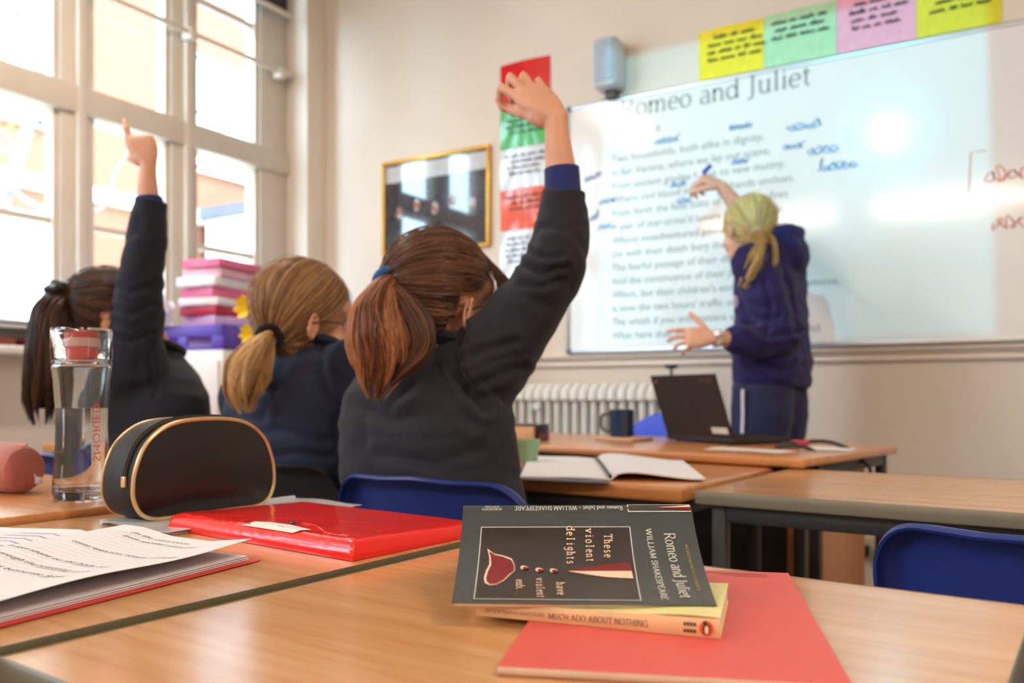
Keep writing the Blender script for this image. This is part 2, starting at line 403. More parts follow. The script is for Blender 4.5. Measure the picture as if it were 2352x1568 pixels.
# window: mullions, transom, glazing bars and panes, each a part
win = struct(empty('window_1', (WX, WY0, WZ0)), 'tall many-paned window with cream painted frames')
def wpart(name, y0, y1, z0, z1, dx=0.09, x=WX, mat=M_frame, bev=.006):
    o = G().box((x - WX, (y0 + y1) / 2 - WY0, (z0 + z1) / 2 - WZ0), (dx, y1 - y0, z1 - z0), bev=bev).build(name, mat, win)
    return o
m_gl = bpy.data.materials.new('clear_window_glass'); m_gl.use_nodes = True
nt2 = m_gl.node_tree; nt2.nodes.remove(nt2.nodes['Principled BSDF'])
tr = nt2.nodes.new('ShaderNodeBsdfTransparent'); gs = nt2.nodes.new('ShaderNodeBsdfGlossy'); mx = nt2.nodes.new('ShaderNodeMixShader')
gs.inputs['Roughness'].default_value = .02; tr.inputs['Color'].default_value = (.96, .98, .97, 1); mx.inputs[0].default_value = .05
nt2.links.new(tr.outputs[0], mx.inputs[1]); nt2.links.new(gs.outputs[0], mx.inputs[2])
nt2.links.new(mx.outputs[0], nt2.nodes['Material Output'].inputs['Surface'])
PITCH = 0.567
mc = [2.239 + PITCH * k for k in range(-8, 2)]          # mullion centres
posts = [(c - .071, c + .071) for c in mc] + [(3.31, WY1)]
posts[0] = (WY0, posts[0][1])
for y0, y1 in posts:
    wpart('mullion', y0, y1, WZ0, WZ1, .12)
    if y1 < WY1: wpart('mullion_rib', (y0 + y1) / 2 - .012, (y0 + y1) / 2 + .03, WZ0, WZ1, .06, WX + .07)
wpart('transom', WY0, WY1, 2.145, 2.267, .15, WX + .01)
for (a0, a1), (b0, b1) in zip(posts[:-1], posts[1:]):
    y0, y1 = a1, b0
    wpart('bottom_rail', y0, y1, WZ0, 1.19, .11); wpart('head_rail', y0, y1, 3.36, WZ1, .11)
    for z0, z1, bar in ((1.19, 2.145, 1.655), (2.267, 3.36, 2.93)):
        for q0, q1 in ((y0, y0 + .026), (y1 - .026, y1)): wpart('casement_stile', q0, q1, z0, z1, .05, WX + .02, bev=.003)
        wpart('glazing_bar', y0, y1, bar - .014, bar + .014, .04, WX + .01, bev=.003)
        for p0, p1 in ((z0, bar - .014), (bar + .014, z1)):
            wpart('pane', y0 + .02, y1 - .02, p0, p1, .004, WX, m_gl, bev=0)
gr = G(); gr.tube([(.12, .02, 2.68 - WZ0), (.12, WY1 - WY0 - .02, 2.70 - WZ0)], .013, n=10)
gr.build('opening_rod', M_frame, win)
for y0, y1 in posts[5:]:
    G().box((.1, (y0 + y1) / 2 - WY0, 2.69 - WZ0), (.09, .05, .06), bev=.012).build('rod_bracket', M_frame, win)
struct(G().box(((XL + WX) / 2 + .05, (WY0 + WY1) / 2, WZ0 - .0175), (XL - WX + .16, WY1 - WY0, .035), bev=.01).build('trim_1', pm('white_gloss_sill_paint', (238, 234, 228), rough=.3, var=.02), smooth=True),
       'white painted window sill board along the window wall')
bl = empty('roller_blind', (-3.5, 1.2, 3.0)); 
G().box((0, 1.11, .27), (.006, 2.2, .5)).build('blind_fabric', pm('charcoal_blind_fabric', (52, 50, 56), rough=.85, bump=.2, bscale=300), bl)
G().tube([(0, 0, .015), (0, 2.24, .015)], .014, n=10).build('bottom_bar', M_frame, bl)
G().tube([(-.03, -.01, .52), (-.03, 2.25, .52)], .03, n=14).build('blind_roller', M_metalw, bl)
tag(bl, 'dark charcoal roller blind drawn up at the top of the window', 'blind')

# board wall trim: dado rail and skirting
g = G(); prof = [(0, 0), (0, -.055), (-.012, -.055), (-.022, -.045), (-.016, -.03), (-.03, -.02), (-.045, -.006), (-.045, 0)]
g.rings([[Vector((x, WALLY + a, 1.075 + b)) for a, b in prof] for x in (XL, XR)])
struct(g.build('trim_2', pm('pale_pink_white_rail_paint', (236, 224, 214), rough=.35, var=.02)), 'white moulded rail along the wall under the whiteboard')
struct(G().box((0.08, WALLY - .01, .06), (XR - XL, .02, .12), bev=.006).build('baseboard_front', M_frame), 'cream skirting board at the foot of the front wall')

# ================================================================== outside the window
struct(G().box((-12, 5, -.6), (16, 30, .1)).build('courtyard_ground', pm('pale_paving', (196, 180, 160), rough=.9, scale=2)), 'pale courtyard ground outside the window')
def brickmat():
    m = bpy.data.materials.new('red_brick'); m.use_nodes = True; t = m.node_tree; b = t.nodes['Principled BSDF']
    tc = t.nodes.new('ShaderNodeTexCoord'); mp = t.nodes.new('ShaderNodeMapping'); mp.inputs['Rotation'].default_value = (PI / 2, 0, PI / 2)
    br = t.nodes.new('ShaderNodeTexBrick'); br.inputs['Scale'].default_value = 4.4; br.inputs['Color1'].default_value = (*lin((132, 66, 48)), 1)
    br.inputs['Color2'].default_value = (*lin((112, 52, 38)), 1); br.inputs['Mortar'].default_value = (*lin((140, 90, 70)), 1); br.inputs['Mortar Size'].default_value = .03
    t.links.new(tc.outputs['Object'], mp.inputs[0]); t.links.new(mp.outputs[0], br.inputs['Vector']); t.links.new(br.outputs['Color'], b.inputs['Base Color'])
    b.inputs['Roughness'].default_value = 1.0; b.inputs['Specular IOR Level'].default_value = 0.05; return m
bd = empty('brick_building', (-11.2, 8, -.55))
G().box((-.5, 0, 5.2), (1, 26, 10.4)).build('facade', brickmat(), bd, smooth=False)
M_stone = pm('pale_stone', (206, 196, 182), rough=.9, scale=4, spec=.1)
for z in (1.9, 4.25, 7.9): G().box((.05, 0, z), (.14, 26, .22), bev=.02).build('stone_band', M_stone, bd)
for k, (yy, zz) in enumerate([(-4.6, 5.9), (-1.6, 5.9), (1.5, 5.9), (-4.6, 2.9), (-1.6, 2.9), (1.5, 9.2), (-1.6, 9.2), (4.6, 9.2), (4.6, 5.9)]):
    f = G(); 
    for a, b_, c, d_ in ((0, .88, 1.3, .1), (0, -.88, 1.3, .1), (0, 0, 1.3, .06)): f.box((.06, yy, zz + b_), (.1, c, d_))
    for s in (-.6, 0, .6): f.box((.06, yy + s, zz), (.1, .08, 1.8))
    fo = f.build('window', M_stone, bd)
    G().box((.02, yy, zz), (.02, 1.2, 1.72)).build('pane', pm('far_window_glass', (150, 160, 172), rough=.5, spec=.1), fo)
tag(bd, 'red brick school building across the courtyard with pale stone bands', 'building')
ex = empty('white_annexe', (-10.2, 10.6, -.55))
G().box((0, 0, 2.1), (1.6, 3.2, 4.2)).build('rendered_wall', pm('white_render', (226, 226, 228), rough=.85, scale=3), ex, smooth=False)
G().box((.1, 0, 4.28), (1.9, 3.4, .18)).build('parapet', pm('dark_flashing', (96, 96, 104), rough=.6), ex)
for yy in (-.9, .4): G().box((.81, yy, 2.9), (.04, .5, 1.0)).build('window', pm('far_window_glass', (176, 190, 206)), ex)
tag(ex, 'low white rendered annexe with dark parapet beside the brick building', 'building')

tre = empty('bare_tree', ONZ(20, 1200, -.55) * 0 + CW(-4.85, 8.0, -.55))
M_bark = pm('grey_bark', (120, 110, 108), rough=.9, bump=.4, scale=20)
def br_(pts, r0, r1, name):
    c = catmull([P(x, y, d) - tre.location for x, y, d in pts], 6)
    return G().tube(c, [r0 + (r1 - r0) * i / (len(c) - 1) for i in range(len(c))], n=8).build(name, M_bark, tre)
br_([(0, 1250, 8.0), (-8, 800, 8.0), (-2, 560, 8.0), (8, 460, 8.0), (40, 370, 8), (70, 260, 8), (98, 130, 8), (96, 20, 8.1), (110, -120, 8.3)], .085, .035, 'trunk')
br_([(98, 130, 8), (60, 90, 8), (30, 20, 8.1), (10, -100, 8.2)], .03, .012, 'branch')
br_([(20, 430, 8), (75, 470, 7.9), (150, 500, 7.8), (215, 485, 7.7), (270, 455, 7.7), (345, 430, 7.6)], .035, .012, 'branch')
br_([(40, 370, 8), (-30, 300, 8.2), (-80, 180, 8.4)], .04, .015, 'branch')
br_([(250, 470, 7.7), (262, 400, 7.8), (300, 340, 7.8)], .012, .006, 'branch')
br_([(96, 60, 8), (150, 10, 8.1), (190, -60, 8.2)], .02, .01, 'branch')
g = G(); rr = random.Random(3)
for _ in range(420):
    px, py = rr.choice([(40, 60), (20, 130), (70, 20), (100, -40), (15, 300), (-40, 200)])
    c = P(px + rr.gauss(0, 28), py + rr.gauss(0, 40), 8 + rr.gauss(0, .5)) - tre.location
    q = Quaternion((rr.gauss(0, 1), rr.gauss(0, 1), rr.gauss(0, 1), rr.gauss(0, 1))).normalized(); s = rr.uniform(.03, .06)
    g.add([c + q @ Vector(v) * s for v in ((-1, 0, 0), (0, -.5, .1), (1, 0, 0), (0, .5, .1))], [(0, 1, 2, 3)])
tag(g.build('leaves', pm('spring_leaf', (178, 190, 92), rough=.6), tre, smooth=False), kind='stuff')
tag(tre, 'slender grey tree with few spring leaves outside the window', 'tree')
g = G(); c = catmull([P(x, y, 6.0) for x, y in ((66, 1368), (66, 900), (64, 740), (72, 650), (90, 580), (118, 548), (150, 545))], 6)
g.tube(c, .045, n=10)
tag(g.build('white_handrail', pm('white_outdoor_paint', (240, 240, 244), rough=.4), None), 'curved white metal handrail outside the lower window panes', 'handrail')

# ================================================================== things on the board wall
BX0, BX1, BZ0, BZ1 = -1.862, 0.62, 1.085, 2.275
BYF = WALLY - .022
wb = empty('whiteboard', ((BX0 + BX1) / 2, WALLY, BZ0))
ox, oz = (BX0 + BX1) / 2, BZ0
M_board = pm('glossy_whiteboard_enamel', (242, 242, 242), rough=.12, var=.01, scale=5, spec=.8, coat=.4, coatr=.06, bump=.012, bscale=9)
G().box((0, -.011, (BZ1 - BZ0) / 2), (BX1 - BX0 - .02, .020, BZ1 - BZ0 - .02)).build('writing_surface', M_board, wb, smooth=False)
for nm, c, s in (('frame_rail', (0, -.014, .011), (BX1 - BX0, .028, .022)), ('frame_rail', (0, -.014, BZ1 - BZ0 - .009), (BX1 - BX0, .028, .018)),
                 ('frame_rail', (BX0 - ox + .009, -.014, (BZ1 - BZ0) / 2), (.018, .028, BZ1 - BZ0)), ('frame_rail', (BX1 - ox - .009, -.014, (BZ1 - BZ0) / 2), (.018, .028, BZ1 - BZ0))):
    G().box(c, s, bev=.004).build(nm, M_alu, wb)
for x in (BX0 - ox + .012, BX1 - ox - .012):
    for z in (.012, BZ1 - BZ0 - .012):
        G().box((x, -.016, z), (.028, .032, .028), bev=.006).build('corner_cap', pm('grey_plastic', (120, 124, 130), rough=.5), wb)
tag(wb, 'large glossy whiteboard with a projected page of verse', 'whiteboard')
def onboard(x, z): return Vector((x - ox, -.0225, z - oz))
lines = ["Two households, both alike in dignity,", "In fair Verona, where we lay our scene,", "From ancient grudge break to new mutiny,", "Where civil blood makes civil hands unclean.",
         "From forth the fatal loins of these two foes", "A pair of star-cross'd lovers take their life;", "Whose misadventured piteous overthrows", "Do with their death bury their parents' strife.",
         "The fearful passage of their death-mark'd love,", "And the continuance of their parents' rage,", "Which, but their children's end, nought could remove,", "Is now the two hours' traffic of our stage;",
         "The which if you with patient ears attend,", "What here shall miss, our toil shall strive to mend."]
M_ptxt = pm('projected_grey_lettering', (158, 164, 162), rough=.25, var=.02)
for i, s in enumerate(lines):
    g = G(); z = 1.975 - .0634 * i
    plain(g, s, .047, lambda x, y: onboard(x, z + y), x0=-1.628, wide=.98)
    o = g.build('projected_line', M_ptxt, wb, smooth=False)
xt = -1.585
for wd_ in ('Romeo', 'and', 'Juliet'):
    g = G(); xt += serif(g, wd_, .118, lambda x, y: onboard(x, 2.175 + y), thick=.1, thin=.045, x0=xt) + .033; g.build('projected_title_word', M_ptxt, wb, smooth=False)
g = G(); plain(g, 'PROLOGUE', .045, lambda x, y: onboard(x, 2.085 + y), x0=-1.615); g.build('projected_line', M_ptxt, wb, smooth=False)
M_blue = pm('blue_marker_ink', (128, 176, 226), rough=.3); M_red = pm('red_marker_ink', (226, 156, 146), rough=.3); M_blue2 = pm('violet_marker_ink', (110, 118, 190), rough=.3)
for k, (x0, x1, y0, h) in enumerate([(1505, 1560, 325, .03), (1675, 1727, 293, .025), (1808, 1885, 293, .04), (1800, 1845, 337, .03), (1855, 1925, 347, .04), (1880, 1968, 385, .035),
                                    (1682, 1718, 372, .025), (1540, 1575, 425, .025), (1555, 1585, 462, .025), (1378, 1412, 462, .03), (1375, 1405, 520, .03), (1650, 1680, 440, .03)]):
    a, b_ = ONWALL(x0, y0, BYF), ONWALL(x1, y0 - .19 * (x1 - x0), BYF)
    g = G(); scribble(g, a.x, a.z - h / 2, b_.x - a.x, h, .006, onboard, seed=k); g.build('marker_note', M_blue, wb, smooth=False)
for k, (x0, x1, y0) in enumerate([(1345, 1382, 410), (1352, 1375, 500)]):
    a, b_ = ONWALL(x0, y0, BYF), ONWALL(x1, y0 - 25, BYF)
    g = G(); scribble(g, a.x, a.z - .02, b_.x - a.x, .03, .006, onboard, seed=40 + k, slope=.3); g.build('marker_note', M_blue2, wb, smooth=False)
for k, (x0, x1, y0, h) in enumerate([(2265, 2352, 405, .05), (2280, 2352, 510, .06)]):
    a, b_ = ONWALL(x0, y0, BYF), ONWALL(x1 + 60, y0 - 30, BYF)
    g = G(); scribble(g, a.x, a.z - h / 2, b_.x - a.x, h, .006, onboard, seed=60 + k); g.build('marker_note', M_red, wb, smooth=False)
g = G(); a = ONWALL(2230, 350, BYF); b_ = ONWALL(2225, 445, BYF)
ribbon(g, [(a.x + .05, a.z), (a.x, a.z), (b_.x, b_.z)], .006, onboard); g.build('marker_bracket', M_red, wb, smooth=False)

def words_block(parent, mat, x0, x1, z1, rows, h, y, seed, centre=True):
    r = random.Random(seed); g = G()
    for i in range(rows):
        z = z1 - i * h * 1.6; wtot = (x1 - x0) * r.uniform(.55, .95); x = (x0 + x1) / 2 - wtot / 2 if centre else x0
        while x < (x0 + x1) / 2 + wtot / 2:
            wl = r.uniform(1.2, 3.2) * h
            scribble(g, x, z, wl, h * .7, h * .16, lambda u, v: Vector((u, y, v)), seed=r.randint(0, 9999)); x += wl + h * .7
    return g.build('printed_words', mat, parent, smooth=False)
M_ink = pm('black_print', (40, 42, 40), rough=.6)
def sheet(name, x0, x1, z0, z1, mat, label, rows, grp, seed, hh=.02, ypos=WALLY, bow=.006):
    t = empty(name, ((x0 + x1) / 2, ypos, z0)); W, H = x1 - x0, z1 - z0
    vs, fs = grid(8, 8, lambda u, v: Vector(((u - .5) * W, -.003 - bow * math.sin(PI * u) * (.3 + .7 * v), v * H)))
    g = G(); g.add(vs, fs); solid(g.build('sheet', mat, t, smooth=True), .0006)
    if rows: words_block(t, M_ink, -W * .42, W * .42, H * .78, rows, hh, -.0052 - bow, seed)
    return tag(t, label, 'poster', grp)
def lam(nm, rgb): return pm(nm, rgb, rough=.14, coat=.6, coatr=.05, var=.02, bump=.06, bscale=6)
pg = 'quotation sheets along the top of the whiteboard'
sheet('quotation_poster', -1.212, -.927, 2.285, 2.502, pm('yellow_card', (246, 226, 40), rough=.5), 'yellow quotation sheet above the whiteboard, next to the speaker', 4, pg, 1)
sheet('quotation_poster', -.925, -.632, 2.285, 2.507, pm('mint_card', (178, 222, 178), rough=.5), 'mint green quotation sheet above the whiteboard', 3, pg, 2)
sheet('quotation_poster', -.630, -.337, 2.285, 2.512, pm('pink_card', (240, 172, 196), rough=.5), 'pink quotation sheet above the whiteboard', 4, pg, 3)
sheet('quotation_poster', -.335, -.045, 2.285, 2.515, pm('lime_card', (224, 214, 40), rough=.5), 'lime yellow quotation sheet above the whiteboard, past the pink one', 4, pg, 4)
sg = 'laminated sheets in a column beside the whiteboard'
zz = 2.56; cols = [('red', (226, 40, 44), 0), ('green', (70, 178, 70), 4), ('white', (226, 228, 236), 4), ('orange', (240, 84, 34), 3), ('white', (240, 240, 242), 5), ('pale_cream', (238, 236, 226), 4)]
labs = ['glossy red laminated sheet at the top of the wall column', 'green laminated sheet under the red one', 'white laminated sheet between the green and orange sheets',
        'orange laminated sheet in the wall column', 'white printed sheet under the orange one', 'pale sheet at the foot of the wall column behind the raised sleeve']
for i, (nm, c, rows) in enumerate(cols):
    h = .225 if i == 0 else .206
    sheet('laminated_sheet', -2.25, -1.962, zz - h, zz - .004, lam('laminated_' + nm, c), labs[i], rows, sg, 20 + i, .018, bow=.012); zz -= h
fx0, fx1, fz0, fz1 = -3.008, -2.306, 1.648, 2.168
fr = empty('framed_picture', ((fx0 + fx1) / 2, WALLY, fz0)); W, H = fx1 - fx0, fz1 - fz0
M_gold = pm('gold_frame', (214, 164, 70), rough=.3, metal=.6, var=.08, scale=40)
for c, s in (((0, -.012, .009), (W, .024, .018)), ((0, -.012, H - .009), (W, .024, .018)), ((-W / 2 + .009, -.012, H / 2), (.018, .024, H - .036)), ((W / 2 - .009, -.012, H / 2), (.018, .024, H - .036))):
    G().box(c, s, bev=.003).build('frame_strip', M_gold, fr)
pr = G().box((0, -.006, H / 2), (W - .03, .006, H - .03)).build('photograph', pm('dim_group_photograph', (52, 54, 66), rough=.06, coat=1.0, coatr=.02, var=.5, scale=9, spec=.8), fr, smooth=False)
for k in range(5):
    G().ball((-.24 + k * .12, -.0092, H * .45 + .03 * (k % 2)), (.022, .0008, .032)).build('pictured_face', pm('pictured_skin', (150, 108, 92), rough=.1, coat=1, coatr=.02), pr)
G().box((0, -.0095, H * .86), (W - .04, .0012, .09)).build('mount_card', pm('pale_mount', (196, 196, 200), rough=.1, coat=1, coatr=.02), pr)
tag(fr, 'gold framed group photograph under glass reflecting the windows', 'picture')
spk = empty('wall_speaker', ONWALL(1402, 215, WALLY - .05)); spk.location.y = WALLY
G().box((0, -.07, .125), (.125, .12, .225), bev=.02, seg=3).build('cabinet', pm('pale_grey_plastic', (206, 212, 220), rough=.45), spk)
G().box((.004, -.133, .13), (.095, .01, .19), bev=.012).build('speaker_grille', pm('silver_grille', (176, 190, 206), rough=.5, bump=.4, bscale=900), spk)
G().box((0, -.03, -.005), (.05, .06, .04), bev=.006).build('wall_bracket', pm('dark_bracket', (86, 80, 76), rough=.5), spk)
G().tube(catmull([(-.02, -.03, .0), (-.06, -.02, -.015), (-.1, -.012, -.05), (-.11, -.01, -.1)], 6), .003, n=6).build('cable', pm('beige_cable', (190, 170, 156), rough=.5), spk)
tag(spk, 'small pale grey loudspeaker mounted above the corner of the whiteboard', 'speaker')

rad = empty('column_radiator', (-1.85, 3.5, 0)); M_rad = pm('white_radiator_enamel', (236, 232, 226), rough=.3, var=.02)
g = G()
def rsec():
    g = G()
    out = [(-.05, .1), (-.05, .86), (-.044, .895), (-.02, .915), (.02, .915), (.044, .895), (.05, .86), (.05, .1)]
    for dy in (-.036, 0, .036):
        g.tube([(0, dy, .1), (0, dy, .86)], (.0145), n=10)
    g.tube([(0, -.05, .865), (0, -.045, .9), (0, -.02, .922), (0, .02, .922), (0, .045, .9), (0, .05, .865)], .021, n=10)
    g.tube([(0, -.045, .1), (0, .045, .1)], .021, n=10)
    return g.build('radiator_section', M_rad, rad)
s0 = rsec(); s0.location.x = -.72
for k in range(1, 29):
    c = s0.copy(); COL.objects.link(c); c.parent = rad; c.location.x = -.72 + k * .0467
for x in (-.72, .588):
    G().box((x, 0, .045), (.03, .1, .09), bev=.005).build('foot', M_rad, rad)
vx = ONWALL(1233, 922, 3.42)
vv = G().tube([(vx.x + 1.85, -.06, vx.z - .02), (vx.x + 1.85, -.085, vx.z - .02)], .018, n=12).build('bleed_valve', M_metalw, rad)
tag(rad, 'white cast iron column radiator under the rail', 'radiator')

# ================================================================== desks
M_beech = wood('beech_laminate', (220, 170, 120), (198, 138, 86), rough=.2)
M_beech2 = wood('orange_beech_veneer', (216, 150, 92), (190, 118, 62), rough=.3)
M_pvc = pm('grey_brown_edge_trim', (122, 114, 98), rough=.32, var=.04, scale=20)
M_pvcd = pm('dark_olive_edge_trim', (92, 86, 62), rough=.3, var=.05, scale=20)
M_leg = pm('dark_grey_steel', (62, 60, 60), rough=.45, metal=.3)
DY = math.atan2(-.075, .997)
ER, ED = (.818, -.575), (.575, .818)           # desk right / away in camera plan
def desk(nl, L, Dp, z, label, top=M_beech, trim=M_pvc, th=.024, rz=DY, wooden=False, legs=True, group=None, front=.035):
    o = CW(nl[0], nl[1], 0); t = empty('school_desk', o, rz)
    if wooden:
        G().box((L / 2, Dp / 2, z - th / 2), (L, Dp, th), bev=.007, seg=3).build('desktop', top, t)
    else:
        G().box((L / 2, Dp / 2, z - th / 2), (L - .007, Dp - .007, th)).build('desktop', top, t, smooth=False)
        g = G(); pr = [(0, -th), (-.0028, -th + .002), (-.0036, -th / 2), (-.0028, -.0022), (-.001, .0005), (0, .0005)]
        base = [(.0034, .0034), (L - .0034, .0034), (L - .0034, Dp - .0034), (.0034, Dp - .0034)]
        nrm = [(-1, -1), (1, -1), (1, 1), (-1, 1)]
        g.rings([[Vector((b[0] - n[0] * q[0], b[1] - n[1] * q[0], z + q[1])) for q in pr] for b, n in zip(base, nrm)], cap=False, closed=True)
        g.build('edge_trim', trim, t)
    if legs:
        ins = .035
        for x in (ins, L - ins):
            for y in (front, Dp - ins):
                lg = G().box((x, y, (z - th) / 2 + .008), (.026, .026, z - th - .016), bev=.003).build('leg', M_leg, t)
                G().box((x, y, .01), (.03, .03, .02), bev=.004).build('foot_cap', pm('black_plastic', (28, 28, 30)), lg)
        for x in (ins, L - ins): G().box((x, (front + Dp - ins) / 2, z - th - .016), (.024, Dp - front - ins - .026, .03), bev=.003).build('side_rail', M_leg, t)
        for y in (front, Dp - ins): G().box((L / 2, y, z - th - .016), (L - 2 * ins - .026, .024, .03), bev=.003).build('long_rail', M_leg, t)
    return tag(t, label, 'desk')
def off(p, r, a): return (p[0] + ER[0] * r + ED[0] * a, p[1] + ER[1] * r + ED[1] * a)
A_NL = (-.339, .5516); ZA, ZB, ZCc, ZE = .72, .7240, .735, .745
desk(A_NL, .55, .55, ZA, 'beech school desk carrying the stacked paperbacks and red exercise book')
desk(off(A_NL, -.5535, -.06), .55, .68, ZB, 'beech school desk carrying the red plastic wallet and open notebook', trim=M_pvcd)
desk(off((-.457, 1.341), -1.105, -.55), 1.1, .55, ZCc, 'veneered desk carrying the water bottle and pink pencil case', top=M_beech2, wooden=True)
desk((.3255, 1.503), 1.2, .55, ZA, 'empty beech desk with grey edge beyond the spare blue chair')
F_NR = (.313, 1.556)
desk(off(F_NR, -1.2, 0), 1.2, .53, ZA, 'orange veneered desk in front of the pupil with the blue hair tie', top=M_beech2, wooden=True, th=.03)
desk(off(F_NR, -2.41, .02), 1.2, .53, ZA, 'orange veneered desk in front of the dark haired pupil', top=M_beech2, wooden=True, th=.03)
E_NR = (.660, 1.914); EYAW = math.atan2(-.19, .982); EER, EED = (.746, -.666), (.666, .746)
def offE(r, a): return (E_NR[0] + EER[0] * r + EED[0] * a, E_NR[1] + EER[1] * r + EED[1] * a)
tdesk = desk(offE(-1.45, 0), 1.45, .66, ZE, "teacher's wooden desk with a laptop and mug on it", top=M_beech2, wooden=True, th=.022, rz=EYAW, front=.16)
tdesk.name = 'teacher_desk'
M_dkwood = wood('dark_brown_panel', (70, 52, 38), (48, 34, 26), rough=.5, axis=2, coat=0)
G().box((.72, .56, .42), (1.2, .018, .52), bev=.002).build('modesty_panel', M_dkwood, tdesk)
G().box((1.38, .33, .36), (.03, .45, .69), bev=.003).build('end_panel', wood('orange_brown_end_panel', (196, 128, 78), (170, 100, 56), rough=.45, axis=2), tdesk)

# ================================================================== moulded chairs
def chair(pos, rz, rgb, label, top=.74, w=.385, rr=.065, name='moulded_chair', matn=None, cat_group='moulded plastic chairs'):
    t = empty(name, (pos.x, pos.y, 0), rz)
    mat = pm(matn or 'blue_polypropylene', rgb, rough=.42, var=.05, scale=60, bump=.12, bscale=700)
    H = .33; zb = top - H
    # outline of the back, open at the bottom, then rings inward (panel) and backward (rolled lip)
    def outline(sc, dy, dz):
        pts = []; hw = w / 2 * sc; r = rr
        pts += [(-hw * .86, zb), (-hw * .93, zb + .1), (-hw, zb + H * .6)]
        for k in range(9):
            a = PI - PI / 2 * k / 8; pts.append((-hw + r + r * math.cos(a), top - r + r * math.sin(a)))
        q = [(-x, z) for x, z in reversed(pts)]
        full = pts + [(x * .5 + 0, top) for x in (-hw + r, )] + [(0, top + .004)] + [(x * .5, top) for x in (hw - r,)] + q
        return [Vector((x, -.20 - (z - zb) * .16 - .035 * (1 - (x / (w / 2)) ** 2) + dy, z + dz)) for x, z in full]
    o0 = outline(1.0, 0, 0); cen = Vector((0, -.235, zb + .05))
    rings_ = []
    lip = outline(1.035, -.030, .004); lip2 = outline(1.045, -.024, .008); mid = outline(1.02, -.006, .006)
    rings_ = [lip, lip2, mid, o0]
    n = len(o0); g = G(); rows = []
    for r in rings_: rows.append([g.bm.verts.new(p) for p in r])
    inner = []
    for s in (.93, .7, .4):
        row = []
        for p in o0:
            x = p.x * s; z = zb + (p.z - zb) * (s if s < .9 else s)
            row.append(g.bm.verts.new(Vector((x, -.20 - (z - zb) * .16 - .035 * (1 - (x / (w / 2)) ** 2) + (.004 if s > .9 else .006), z))))
        rows.append(row)
    for a, b in zip(rows[:-1], rows[1:]):
        for j in range(n - 1): g.bm.faces.new((a[j], a[j + 1], b[j + 1], b[j]))
    cv = g.bm.verts.new(Vector((0, -.235, zb)))
    for j in range(n - 1): g.bm.faces.new((rows[-1][j], rows[-1][j + 1], cv))
    bo = g.build('backrest', mat, t, angle=60); solid(bo, .004, 0)
    # seat with rolled front edge, running up into the back
    def seatf(u, v):
        x = (u - .5) * w * (1.0 + .04 * math.sin(PI * v)); y = -.2 + v * .40
        z = .43 + .02 * (2 * abs(u - .5)) ** 3 + .012 * (1 - v) ** 2 - .03 * max(0, v - .82) ** 1.5 * 6
        if v < .12: z += (.12 - v) / .12 * .04; y -= 0
        return Vector((x, y, z))
    vs, fs = grid(14, 14, seatf); g = G(); g.add(vs, fs); solid(g.build('seat', mat, t), .005, 0)
    g = G()
    vs, fs = grid(10, 6, lambda u, v: Vector(((u - .5) * w * .86, -.2 - .035 * (1 - (2 * u - 1) ** 2) * v, .43 + .045 + v * (zb - .43 - .02))))
    g.add(vs, fs); solid(g.build('lower_back', mat, t), .005, 0)
    for sx in (-1, 1):
        G().tube(catmull([(sx * .2, .17, .01), (sx * .165, .13, .41), (sx * .15, .08, .425), (sx * .15, -.1, .425), (sx * .165, -.14, .41), (sx * .2, -.2, .01)], 5), .011, n=8).build('leg', M_leg, t)
    G().tube([(-.15, .06, .42), (.15, .06, .42)], .010, n=8).build('cross_bar', M_leg, t)
    return tag(t, label, 'chair', cat_group)
def chair_at(a, d, rz, *args, **kw):
    """(a, d): where the top of the back stands in camera plan"""
    b = CW(a, d, 0); f = Vector((-math.sin(rz), math.cos(rz), 0))
    return chair(b + f * .26, rz, *args, **kw)
chair_at(-.142, 1.465, 0.0, (34, 52, 128), 'blue moulded chair behind the pupil with the blue hair tie')
chair_at(.560, .845, math.radians(-20), (28, 46, 122), 'empty blue moulded chair pulled up beside the books')
chair_at(-.515, 1.80, .03, (24, 24, 28), 'moulded chair coloured near-black for shade, behind the pupil with the fair ponytail', matn='shade_dark_polypropylene')  # chair standing in shadow: the shade is put into its near-black colour
chair_at(-1.07, 2.03, .05, (34, 52, 128), 'blue moulded chair behind the dark haired pupil')
chair_at(.595, 3.17, PI - .15, (44, 74, 214), "bright blue chair behind the teacher's laptop", top=.812, rr=.16, w=.40, matn='bright_blue_polypropylene')

# ================================================================== paperbacks on the near desk
M_page = pm('cream_book_pages', (232, 220, 196), rough=.8, var=.06, scale=400, stretch=(1, 1, 40))
# red exercise book
zb = ZA + .0006
fr_ = ONZ(1810, 1327, zb); uu = (ONZ(1945, 1568, zb) - fr_).normalized(); NRp = fr_ + uu * .312; NLp = ONZ(1143, 1548, zb)
FLp = fr_ + (NLp - NRp); cen = (fr_ + NLp) / 2
eb = empty('exercise_book', (cen.x, cen.y, zb)); M_ebr = pm('coral_red_card_cover', (222, 92, 84), rough=.45, var=.03, scale=90, bump=.08, bscale=900)
def slab(corners, z0, z1, shrink=0.0):
    c = sum(corners, Vector()) / 4; cs = [p + (c - p) * shrink for p in corners]
    return G().rings([[Vector((p.x - eb.location.x, p.y - eb.location.y, z0)) for p in cs], [Vector((p.x - eb.location.x, p.y - eb.location.y, z1)) for p in cs]])
cs = [NLp, NRp, fr_, FLp]
slab(cs, 0, .0006).build('back_cover', M_ebr, eb, smooth=False)
slab(cs, .0006, .0040, .008).build('page_block', M_page, eb, smooth=False)
slab(cs, .0040, .0047, -.002).build('front_cover', M_ebr, eb, smooth=False)
g = G(); g.tube([NLp - eb.location + Vector((0, 0, zb - NLp.z + .0022)), NRp - eb.location + Vector((0, 0, zb - NRp.z + .0022))], (.0026), n=10)
